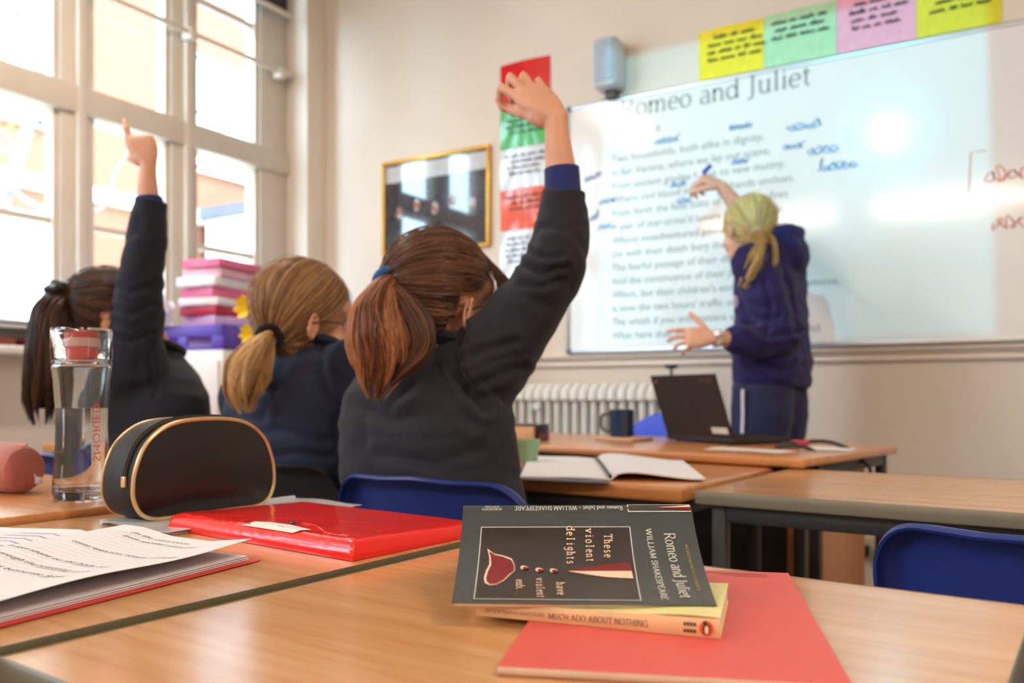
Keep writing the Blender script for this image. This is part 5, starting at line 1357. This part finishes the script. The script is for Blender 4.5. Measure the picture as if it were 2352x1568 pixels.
def glasses(root, M, mat):
    o = root.location; T = lambda v: M @ Vector(v) - o
    gl = G()
    for s in (-1, 1):
        gl.tube([T((s * .035 + .024 * math.cos(a), .107, .002 + .019 * math.sin(a))) for a in [2 * PI * k / 24 for k in range(24)]], .0014, n=6, closed=True)
        gl.tube([T((s * .058, .106, .006)), T((s * .074, .09, .006)), T((s * .083, .02, .004)), T((s * .084, -.012, -.004))], .0014, n=6)
    gl.tube([T((-.011, .108, .006)), T((0, .111, .008)), T((.011, .108, .006))], .0014, n=6)
    fr = gl.build('glasses_frame', mat, root)
    for s in (-1, 1):
        g = G(); g.add([T((s * .035 + .0235 * math.cos(a), .107, .002 + .0185 * math.sin(a))) for a in [2 * PI * k / 20 for k in range(20)]], [tuple(range(20))]); g.build('lens', m_gl, fr, smooth=False)

def pupil(name, hip, heading, rings, arms, head, hair, jacket, label, skin=SKIN, fold_pts=(), legs=True, jscale=.0060, creases=()):
    root = empty(name, (hip.x, hip.y, 0)); o = root.location.copy()
    M = head_matrix(*head)
    # skin: one continuous body
    b = G(); head_geo(b, M)
    f = Vector((-math.sin(heading), math.cos(heading), 0)); r = Vector((math.cos(heading), math.sin(heading), 0))
    top = rings[-1]; nb_ = Vector((hip.x, hip.y, top[0])) + r * top[3] + f * top[4]
    b.tube([M @ Vector((0, -.010, -.04)), (M @ Vector((0, -.026, -.09))).lerp(nb_, .35), nb_, nb_ - Vector((0, 0, .12))], [.050, .046, .052, .07], n=18)
    torso(b, hip, heading, [(z, hw * .72, hd * .72, sx, sy, ro) for z, hw, hd, sx, sy, ro in rings[:-1]])
    j = G(); torso(j, hip, heading, rings)
    cuffs = []
    for A in arms:
        j.tube(A['sleeve'], A['rad'], n=18)
        b.tube([A['sleeve'][0]] + list(A['sleeve'][1:-1:2]) + list(A['fore']), [.03] * (1 + len(A['sleeve'][1:-1:2])) + list(A['frad']), n=14)
        hand(b, A['fore'][-1], A['hy'], A['hz'], A['side'], A['hs'], A['curls'], **A.get('kw', {}))
        cuffs.append(A)
    b.xf(Matrix.Translation(-o)); j.xf(Matrix.Translation(-o))
    link('body', voxel_mesh(b, 'body', .0036, 5), skin, root, angle=0)
    link('jacket', voxel_mesh(j, 'jacket', jscale, 7, folds(.0062, o, fold_pts, creases)), jacket, root, angle=0)
    col = [nb_ + (r * math.cos(a) * .066 + f * math.sin(a) * .062) + Vector((0, 0, -.004 - .016 * math.sin(a))) - o for a in [2 * PI * k / 28 for k in range(28)]]
    G().tube(col, [(.015, .030)] * 28, n=10, closed=True, up=(0, 0, 1)).build('collar', jacket, root)
    for A in cuffs:
        if 'cuff' in A: G().tube([p - o for p in A['cuff']], A['crad'], n=22).build('jumper_cuff', cloth('royal_blue_knit', (34, 46, 110)), root)
    if legs:
        sk = G()
        base = Vector((hip.x, hip.y, 0)) - o
        for s in (-1, 1):
            h_ = base + r * (s * .085) + Vector((0, 0, .505)); kn = h_ + f * .36 + Vector((0, 0, -.01)); an = kn + f * .02 + Vector((0, 0, -.40))
            lg = G().tube([h_, h_.lerp(kn, .5), kn - f * .02, kn + Vector((0, 0, -.05)), kn.lerp(an, .45) + f * -.01, an], [.085, .075, .060, .054, .050, .034], n=14).build('leg', cloth('black_tights', (22, 22, 26)), root)
            sh = G(); sh.rings([[an + f * (y_ + .03) + r * (x_ * w_) + Vector((0, 0, z_ - an.z)) for x_, z_ in ((-1, .004), (-1, .03 * q), (-.6, .06 * q), (.6, .06 * q), (1, .03 * q), (1, .004))] for y_, w_, q in ((-.08, .02, 1.1), (-.06, .034, 1.3), (0, .036, 1.25), (.06, .04, .9), (.11, .036, .7), (.135, .02, .5))]); sh.build('shoe', pm('black_shoe_leather', (24, 22, 22), rough=.3), root)
        g = G(); torso(g, hip, heading, [(.425, .175, .15, 0, .05, 0), (.45, .19, .17, 0, .06, 0), (.53, .18, .16, 0, .05, 0), (.60, .165, .12, 0, 0, 0)]); g.xf(Matrix.Translation(-o)); g.build('skirt', cloth('charcoal_skirt', (34, 34, 40)), root)
    face_bits(M, root, hair.get('iris', 'brown'), hair['core'])
    return root, M
# ---------------------------------------------------------------- hair colours
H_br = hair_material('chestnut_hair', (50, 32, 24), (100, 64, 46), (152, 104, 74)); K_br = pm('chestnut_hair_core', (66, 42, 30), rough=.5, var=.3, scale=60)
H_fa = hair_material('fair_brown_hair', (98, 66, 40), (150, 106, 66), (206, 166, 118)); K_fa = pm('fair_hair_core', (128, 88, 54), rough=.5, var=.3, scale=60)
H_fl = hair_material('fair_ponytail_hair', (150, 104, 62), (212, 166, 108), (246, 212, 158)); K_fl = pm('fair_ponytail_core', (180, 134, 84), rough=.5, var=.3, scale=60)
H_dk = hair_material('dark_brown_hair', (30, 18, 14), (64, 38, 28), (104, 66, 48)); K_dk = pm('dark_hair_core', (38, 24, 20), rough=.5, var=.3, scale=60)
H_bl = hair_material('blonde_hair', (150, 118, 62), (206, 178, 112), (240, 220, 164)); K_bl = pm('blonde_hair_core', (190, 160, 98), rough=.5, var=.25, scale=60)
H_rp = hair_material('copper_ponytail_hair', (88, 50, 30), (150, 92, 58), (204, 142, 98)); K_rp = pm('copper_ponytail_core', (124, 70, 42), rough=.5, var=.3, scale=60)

# ---------------------------------------------------------------- pupil in the middle, arm raised, chestnut ponytail
hip3 = CW(-.150, 1.615, 0)
R3 = [(.42, .192, .130, .028, .02, 0), (.52, .195, .126, .024, .01, 0), (.64, .194, .120, .014, 0, 0), (.74, .190, .115, -.004, -.012, -2), (.82, .188, .112, -.012, -.012, -5),
      (.875, .180, .108, -.006, -.005, -9), (.92, .155, .098, .004, .008, -12), (.955, .115, .082, .012, .022, -12), (.985, .072, .064, .018, .034, -6)]
A3 = dict(sleeve=[CW(-.10, 1.60, .86), P(1120, 835, 1.575), P(1165, 770, 1.56), P(1215, 700, 1.54), P(1262, 640, 1.52), P(1283, 590, 1.505), P(1290, 520, 1.50), P(1293, 470, 1.495), P(1297, 432, 1.49)],
          rad=[.075, .085, .074, .064, .058, .054, .048, .044, .040],
          fore=[P(1291, 440, 1.49), P(1287, 385, 1.488), P(1281, 325, 1.485), P(1278, 272, 1.485)], frad=[.029, .0275, .0235, .0195],
          cuff=[P(1293, 446, 1.49), P(1292, 425, 1.49), P(1291, 400, 1.489), P(1290, 387, 1.489)], crad=[.0325, .032, .0315, .0310],
          hy=camv(-.55, .70, .45), hz=camv(.25, .45, -.86), side=-1, hs=.97, curls=((4, 96, 60), (-6, 104, 60), (-8, 106, 60), (-4, 104, 55)),
          kw=dict(thumb=(.22, 1.0, -.30), thumb_curl=.25, spread=(.14, .04, -.04, -.12)))
L3 = dict(sleeve=[CW(-.19, 1.66, .86), CW(-.262, 1.73, .86), CW(-.285, 1.83, .785), CW(-.25, 1.96, .772), CW(-.20, 2.03, .768)], rad=[.06, .066, .056, .048, .040],
          fore=[CW(-.21, 2.015, .762), CW(-.175, 2.06, .750)], frad=[.026, .021], hy=camv(.45, -.05, .85), hz=Vector((0, 0, 1)), side=1, hs=.84, curls=((15, 20, 10),) * 4)
root3, M3 = pupil('person', hip3, 0.0, R3, [A3, L3], (P(1008, 652, 1.60), 46, -2, 9, 1.06), dict(core=K_br), cloth('charcoal_navy_blazer', (34, 34, 43)),
                  'pupil', fold_pts=[(P(1275, 610, 1.5), .10, .0035, 130), (P(1140, 830, 1.56), .13, .003, 90)],
                  creases=[([(1062, 758), (1045, 800), (1050, 850), (1075, 900), (1115, 938)], 15, .015), ([(1060, 830), (1120, 800), (1185, 785)], 11, .007), ([(1075, 890), (1140, 862), (1205, 842)], 11, .007),
                           ([(1208, 575), (1250, 592), (1292, 588)], 8, .006), ([(1202, 612), (1248, 626), (1300, 612)], 9, .007), ([(1190, 652), (1245, 660), (1290, 640)], 8, .005), ([(1240, 520), (1290, 530), (1335, 515)], 7, .003),
                           ([(820, 930), (900, 962), (1000, 952), (1090, 965)], 18, .005), ([(870, 1042), (1000, 1062), (1110, 1030)], 16, .004), ([(928, 890), (924, 980), (926, 1110)], 4, .002), ([(990, 800), (960, 880), (900, 930)], 14, .004)])
tie3 = P(899, 648, 1.555)
scalp(root3, M3, tie3, K_br, H_br, 3600, seed=11)
pony(root3, [tie3, P(893, 653, 1.520), P(878, 676, 1.500), P(864, 725, 1.486), P(864, 780, 1.478), P(871, 835, 1.475), P(866, 880, 1.475), P(862, 918, 1.475)], [.012, .015, .024, .042, .049, .044, .032, .014], K_rp, H_rp, 2600, seed=12)
pony(root3, [tie3, P(896, 656, 1.518), P(930, 700, 1.50), P(962, 750, 1.485), P(968, 800, 1.478), P(930, 845, 1.475), P(895, 880, 1.472)], [.010, .012, .020, .024, .022, .016, .010], K_rp, H_br, 900, seed=13, name='loose_lock')
o = root3.location
tc3 = P(895, 650, 1.526)
G().tube([tc3 + camv(.023 * math.cos(a), .023 * math.sin(a), .008 * math.cos(a)) - o for a in [2 * PI * k / 24 for k in range(24)]], .0085, n=10, closed=True).build('hair_tie', cloth('teal_blue_hair_tie', (34, 92, 156)), root3)
glasses(root3, M3, pm('dark_glasses_frame', (50, 44, 44), rough=.3))
rg = np.random.default_rng(5); cs = []
for i in range(170):     # fringe falling past the temple
    u0 = Vector((.30 + .5 * rg.random(), .62, .55 + .1 * rg.normal())).normalized(); p0 = CRC + Vector((u0.x * CRR.x, u0.y * CRR.y, u0.z * CRR.z)) * 1.1
    e = Vector((.072 + .016 * rg.normal(), .085 + .018 * rg.normal(), -.02 - .04 * rg.random()))
    pts = []
    for k in range(14):
        s = k / 13; q = p0.lerp(e, s) + Vector((.016, .026, .012)) * math.sin(PI * s) * (.8 + .4 * rg.random() * 0)
        pts.append(tuple(M3 @ q - o))
    cs.append(pts)
strands('fringe_strands', cs, .0006, H_br[1], root3)
tag(root3, 'pupil with a chestnut ponytail and blue hair tie, one fist raised', 'person', 'pupils at the desks')

# ---------------------------------------------------------------- pupil with the fair low ponytail
hip2 = CW(-.498, 1.925, 0)
R2 = [(.42, .165, .125, 0, .02, 0), (.52, .172, .122, 0, .01, 0), (.66, .178, .118, 0, 0, 0), (.78, .182, .114, -.002, -.008, 0), (.86, .184, .110, 0, -.004, 2), (.915, .176, .102, .004, .006, 3), (.955, .148, .090, .01, .018, 3), (.985, .105, .075, .014, .028, 2), (1.01, .066, .06, .018, .036, 0)]
RA2 = dict(sleeve=[CW(-.46, 1.90, .90), P(790, 842, 1.86), P(806, 920, 1.86), CW(-.30, 1.98, .77), CW(-.30, 2.10, .76)], rad=[.07, .066, .056, .05, .042], fore=[CW(-.30, 2.08, .757), CW(-.29, 2.15, .752)], frad=[.025, .02], hy=camv(.1, 0, 1), hz=Vector((0, 0, 1)), side=-1, hs=.84, curls=((20, 25, 10),) * 4)
LA2 = dict(sleeve=[CW(-.54, 1.96, .90), CW(-.645, 2.02, .88), CW(-.66, 2.08, .77), CW(-.58, 2.22, .757), CW(-.50, 2.30, .757)], rad=[.06, .064, .055, .047, .040], fore=[CW(-.52, 2.28, .754), CW(-.46, 2.33, .752)], frad=[.025, .02], hy=camv(.75, 0, .65), hz=Vector((0, 0, 1)), side=1, hs=.84, curls=((15, 20, 10),) * 4)
root2, M2 = pupil('person', hip2, math.radians(2), R2, [RA2, LA2], (P(692, 698, 1.91), 60, -6, 6, 1.04), dict(core=K_fa), cloth('navy_blazer', (34, 42, 66)), 'pupil',
                  creases=[([(738, 796), (738, 850), (755, 900), (790, 935)], 10, .009), ([(560, 1000), (650, 988), (745, 1012)], 12, .005), ([(590, 1052), (670, 1042), (760, 1050)], 10, .004), ([(770, 850), (800, 880), (830, 880)], 7, .005), ([(660, 800), (640, 880), (600, 960)], 12, .004)])
tie2 = P(622, 772, 1.845)
scalp(root2, M2, tie2, K_fa, H_fa, 3600, front=.24, seed=21, lift=.03, ear=False)
pony(root2, [tie2, P(613, 780, 1.812), P(596, 806, 1.792), P(572, 850, 1.775), P(560, 900, 1.765), P(566, 948, 1.765)], [.012, .015, .030, .048, .044, .024], K_fl, H_fl, 2000, seed=22)
o = root2.location
tc2 = P(618, 775, 1.822)
G().tube([tc2 + camv(.021 * math.cos(a), .023 * math.sin(a), .012 * math.cos(a)) - o for a in [2 * PI * k / 20 for k in range(20)]], .0085, n=10, closed=True).build('hair_tie', cloth('black_hair_tie', (18, 18, 20)), root2)
glasses(root2, M2, pm('thin_dark_glasses', (40, 40, 44), rough=.3))
tag(root2, 'pupil in glasses with a fair low ponytail and navy blazer', 'person', 'pupils at the desks')

# ---------------------------------------------------------------- dark haired pupil by the window, arm raised
hip1 = CW(-.915, 2.13, 0)
R1 = [(.42, .165, .125, 0, .02, 0), (.52, .172, .122, 0, .01, 0), (.66, .178, .118, 0, 0, 0), (.78, .182, .114, -.004, -.008, -2), (.86, .182, .110, -.006, -.004, -6), (.915, .172, .102, -.006, .006, -9), (.955, .145, .090, -.012, .018, -10), (.99, .10, .075, -.03, .028, -8), (1.02, .066, .06, -.045, .036, -4)]
A1 = dict(sleeve=[CW(-.93, 2.11, .88), P(312, 850, 2.06), P(312, 770, 2.05), P(318, 690, 2.04), P(323, 630, 2.03), P(333, 560, 2.03), P(339, 505, 2.03), P(343, 460, 2.03)],
          rad=[.075, .078, .064, .056, .052, .046, .043, .041],
          fore=[P(341, 470, 2.03), P(340, 440, 2.03), P(340, 405, 2.03), P(341, 374, 2.03)], frad=[.027, .0245, .0205, .0175],
          cuff=[P(343, 476, 2.03), P(342, 462, 2.03), P(341, 454, 2.03)], crad=[.034, .033, .031],
          hy=camv(-.42, .85, .30), hz=camv(.40, .30, -.86), side=-1, hs=.88, curls=((2, 10, 8), (30, 80, 45), (38, 84, 50), (46, 84, 50)), kw=dict(thumb=(.3, .9, -.8), thumb_curl=.6, spread=(-.12, .02, -.06, -.14)))
L1 = dict(sleeve=[CW(-.99, 2.17, .88), CW(-1.08, 2.22, .86), CW(-1.09, 2.28, .77), CW(-1.0, 2.42, .757), CW(-.92, 2.50, .757)], rad=[.06, .064, .055, .047, .040], fore=[CW(-.94, 2.48, .754), CW(-.88, 2.53, .752)], frad=[.025, .02], hy=camv(.75, 0, .65), hz=Vector((0, 0, 1)), side=1, hs=.84, curls=((15, 20, 10),) * 4)
root1, M1 = pupil('person', hip1, math.radians(4), R1, [A1, L1], (P(254, 710, 2.09), 72, -4, 4, 1.04), dict(core=K_dk), cloth('black_navy_blazer', (24, 28, 42)), 'pupil', fold_pts=[(P(322, 640, 2.03), .10, .002, 120)],
                  creases=[([(258, 655), (300, 672), (360, 650)], 9, .006), ([(250, 705), (300, 722), (350, 700)], 9, .006), ([(245, 770), (300, 785), (352, 765)], 9, .005), ([(352, 790), (345, 840), (360, 900)], 9, .006), ([(300, 560), (335, 572), (370, 560)], 7, .003)])
tie1 = P(148, 684, 2.03)
scalp(root1, M1, tie1, K_dk, H_dk, 3200, front=.28, seed=31)
pony(root1, [tie1, P(118, 720, 2.0), P(108, 800, 1.985), P(100, 880, 1.98), P(95, 930, 1.98), P(96, 975, 1.98)], [.016, .036, .042, .044, .042, .028], K_dk, H_dk, 2000, seed=32)
o = root1.location; g = G(); M_scr = pm('black_satin_scrunchie', (34, 36, 40), rough=.35, var=.2, scale=60, bump=.4, bscale=80)
ring_ = [tie1 + camv(-.008 + .010 * math.cos(a), .024 * math.sin(a), .024 * math.cos(a)) - o for a in [2 * PI * k / 28 for k in range(28)]]
g.tube(ring_, [.019 + .004 * math.sin(k * 2.3) for k in range(28)], n=12, closed=True); g.build('scrunchie', M_scr, root1)
tag(root1, 'dark haired pupil with a black scrunchie, raising a hand by the window', 'person', 'pupils at the desks')

# ---------------------------------------------------------------- teacher writing on the board
ftT = CW(.965, 3.16, 0); hT = math.atan2(SU, CU) + math.radians(54)
tr_ = empty('person', ftT); o = tr_.location.copy()
fT = Vector((-math.sin(hT), math.cos(hT), 0)); rT = Vector((math.cos(hT), math.sin(hT), 0))
RT_ = [(.915, .180, .125, 0, -.01, 0), (.94, .192, .132, 0, -.01, 0), (1.02, .200, .132, 0, -.008, 0), (1.14, .192, .122, 0, -.004, 0), (1.26, .195, .116, 0, -.002, 0), (1.34, .195, .112, 0, -.004, 0), (1.395, .175, .102, 0, -.010, 2), (1.435, .130, .088, 0, -.012, 2), (1.465, .08, .07, 0, -.01, 0)]
MT = head_matrix(P(1722, 508, 3.13), -26, -10, 6, 1.02)
b = G(); head_geo(b, MT); nT = Vector((ftT.x, ftT.y, 1.46)) + fT * -.005
b.tube([MT @ Vector((0, -.01, -.04)), (MT @ Vector((0, -.03, -.1))).lerp(nT, .4), nT, nT - Vector((0, 0, .12))], [.052, .050, .056, .08], n=18)
torso(b, ftT, hT, [(z, hw * .72, hd * .7, sx, sy, ro) for z, hw, hd, sx, sy, ro in RT_[:-1]])
shR = Vector((ftT.x, ftT.y, 1.385)) + rT * .165; shL = Vector((ftT.x, ftT.y, 1.375)) - rT * .175
elR = P(1712, 500, 3.46); wrR = P(1656, 425, 3.44)
elL = P(1795, 792, 2.97); wrL = P(1640, 776, 2.90)
b.tube([shR, elR, elR.lerp(wrR, .5), wrR], [.045, .040, .034, .025], n=14); b.tube([shL, elL, elL.lerp(wrL, .5), wrL], [.045, .042, .034, .025], n=14)
hand(b, wrR, camv(-.86, .42, .25), camv(.25, .72, -.65), -1, .95, ((50, 45, 25), (58, 60, 35), (66, 70, 40), (70, 75, 40)), thumb=(.5, .9, -.5), thumb_curl=.3)
hand(b, wrL, camv(-.98, .02, .12), camv(-.08, .30, -.95), 1, .98, ((16, 18, 10), (26, 28, 15), (34, 34, 18), (40, 38, 20)), thumb=(.85, .6, -.1), thumb_curl=.1)
b.xf(Matrix.Translation(-o)); link('body', voxel_mesh(b, 'body', .0042, 5), SKIN2, tr_, angle=0)
j = G(); torso(j, ftT, hT, RT_)
slR = [Vector((ftT.x, ftT.y, 1.34)) + rT * .08, shR, shR.lerp(elR, .5) + Vector((0, 0, -.01)), elR, elR.lerp(wrR, .30)]
j.tube(slR, [.085, .082, .068, .058, .046], n=18)
slL = [Vector((ftT.x, ftT.y, 1.33)) - rT * .08, shL, shL.lerp(elL, .5), elL + Vector((0, 0, .012)), elL.lerp(wrL, .35), elL.lerp(wrL, .70), elL.lerp(wrL, .82)]
j.tube(slL, [.085, .084, .076, .070, .062, .050, .040], n=18)
j.ball(nT - fT * .075 + Vector((0, 0, -.005)), (.085, .045, .05), rot=Matrix.Rotation(hT, 3, 'Z')); j.ball(nT - fT * .10 + Vector((0, 0, -.06)), (.08, .035, .07), rot=Matrix.Rotation(hT, 3, 'Z'))
j.tube([nT + (rT * math.cos(a) * .085 + fT * (math.sin(a) * .085 - .01)) + Vector((0, 0, .0 - .03 * math.sin(a))) for a in [2 * PI * k / 24 for k in range(24)]], .030, n=12, closed=True)
j.xf(Matrix.Translation(-o)); hood = link('hoodie', voxel_mesh(j, 'hoodie', .009, 6, folds(.009, o, [(elL, .22, .004, 70)], [([(1715, 745), (1770, 772), (1835, 760)], 9, .012), ([(1700, 715), (1745, 735), (1790, 728)], 8, .009), ([(1715, 825), (1780, 852), (1840, 838)], 9, .010), ([(1755, 640), (1770, 700), (1762, 760)], 8, .010), ([(1800, 640), (1815, 700), (1830, 760)], 8, .008)])), cloth('navy_sweatshirt', (32, 28, 86)), tr_, angle=0)
def onhood(px, py, d, w_, h_, nm, mat):
    c = P(px, py, d) - o; q = G(); nv = camv(-.35, 0, -.93)
    q.ball(c, (w_, .004, h_), rot=Matrix.Rotation(math.atan2(SU, CU), 3, 'Z')); q.build(nm, mat, hood)
M_logo = pm('white_embroidery', (206, 196, 226), rough=.7)
pn = G()
legc = []
for s in (-1, 1):
    top_ = Vector((ftT.x, ftT.y, .93)) + rT * (s * .085); kn = Vector((ftT.x, ftT.y, .50)) + rT * (s * .10) + fT * .01; an = Vector((ftT.x, ftT.y, .09)) + rT * (s * .10) - fT * .015
    pn.tube([top_, top_ + Vector((0, 0, -.12)), kn + Vector((0, 0, .15)), kn, kn.lerp(an, .5), an], [.112, .115, .098, .082, .078, .072], n=20); legc.append((top_, kn, an))
    sh = G(); an0 = an - o
    sh.rings([[an0 + fT * (y_ + .03) + rT * (x_ * w_) + Vector((0, 0, z_ - an0.z)) for x_, z_ in ((-1, .004), (-1, .04 * q), (-.6, .085 * q), (.6, .085 * q), (1, .04 * q), (1, .004))] for y_, w_, q in ((-.10, .025, 1.0), (-.07, .042, 1.2), (0, .045, 1.2), (.08, .05, .9), (.15, .044, .65), (.185, .025, .45))]); sh.build('trainer', pm('white_trainer', (226, 226, 230), rough=.5), tr_)
pn.box(Vector((ftT.x, ftT.y, .90)), (.20, .28, .16), rot=Matrix.Rotation(hT, 3, 'Z') @ Matrix.Rotation(PI / 2, 3, 'Z'), bev=.06, seg=4)
pn.xf(Matrix.Translation(-o)); trs = link('track_trousers', voxel_mesh(pn, 'track_trousers', .009, 6, folds(.006, o)), cloth('navy_tracksuit', (40, 44, 82)), tr_, angle=0)
tp_, kn, an = legc[0]
for k, aa in enumerate((.80, .22)):
    dirv = (-rT * math.cos(aa) + fT * math.sin(aa)).normalized(); side_ = dirv.cross(Vector((0, 0, 1))).normalized()
    pts = [(tp_ + Vector((0, 0, -.02)), .124), (tp_ + Vector((0, 0, -.12)), .123), (kn + Vector((0, 0, .15)), .106), (kn, .088), (kn.lerp(an, .5), .083), (an, .077)]
    g = G(); rows = [[p + dirv * (r_ + .001) + side_ * w_ - o for w_ in (-.005, .005)] for p, r_ in pts]
    g.add([q for r_ in rows for q in r_], [(2 * i, 2 * i + 1, 2 * i + 3, 2 * i + 2) for i in range(len(rows) - 1)]); solid(g.build('white_stripe', pm('white_piping', (226, 226, 236), rough=.6), trs), .004, 0)
tieT = P(1738, 533, 3.035)
scalp(tr_, MT, tieT, K_bl, H_bl, 3000, front=.30, seed=41, lift=.03)
pony(tr_, [tieT, P(1748, 560, 3.0), P(1745, 600, 2.985), P(1728, 632, 2.975), P(1708, 658, 2.97)], [.018, .044, .052, .044, .026], K_bl, H_bl, 2200, seed=42)
G().tube([tieT + camv(.018 * math.cos(a), .008 * math.sin(a), -.012 * math.sin(a)) - o for a in [2 * PI * k / 18 for k in range(18)]], .006, n=8, closed=True).build('hair_tie', cloth('pale_blue_hair_tie', (150, 196, 200)), tr_)
face_bits(MT, tr_, 'blue', K_bl)
axw = (wrL - elL).normalized(); u_ = axw.cross(Vector((0, 0, 1))).normalized(); v_ = axw.cross(u_); wc = elL.lerp(wrL, .96)
wt = G().tube([wc + (u_ * math.cos(a) + v_ * math.sin(a)) * .029 - o for a in [2 * PI * k / 20 for k in range(20)]], [(.009, .003)] * 20, n=8, closed=True, up=axw).build('watch_strap', pm('pale_watch_strap', (222, 214, 210), rough=.4), tr_)
G().ball(wc + camv(-.0, .012, -.027) - o, (.017, .017, .017)).build('watch_face', pm('silver_watch', (236, 236, 240), rough=.2, metal=.5), wt)
onhood(1690, 692, 3.045, .012, .022, 'chest_emblem', M_logo); onhood(1838, 690, 3.13, .012, .03, 'sleeve_emblem', M_logo)
tag(tr_, 'fair haired teacher in a navy sweatshirt writing on the whiteboard', 'person')
# marker in the writing hand
m0, m1 = P(1580, 432, 3.50), P(1613, 399, 3.46)
mk = empty('marker_pen', m0); dm = m1 - m0; L_ = dm.length
dn = dm.normalized()
G().tube([Vector(), dn * .012, dn * .03, dn * .10], [.002, .005, .008, .008], n=12).build('barrel', pm('white_marker_barrel', (232, 232, 236), rough=.35), mk)
G().tube([dn * .085, dn * .13], [.0085, .0085], n=12).build('blue_end', pm('royal_blue_plastic', (28, 52, 196), rough=.3), mk)
tag(mk, "blue whiteboard marker held in the teacher's raised hand", 'marker')
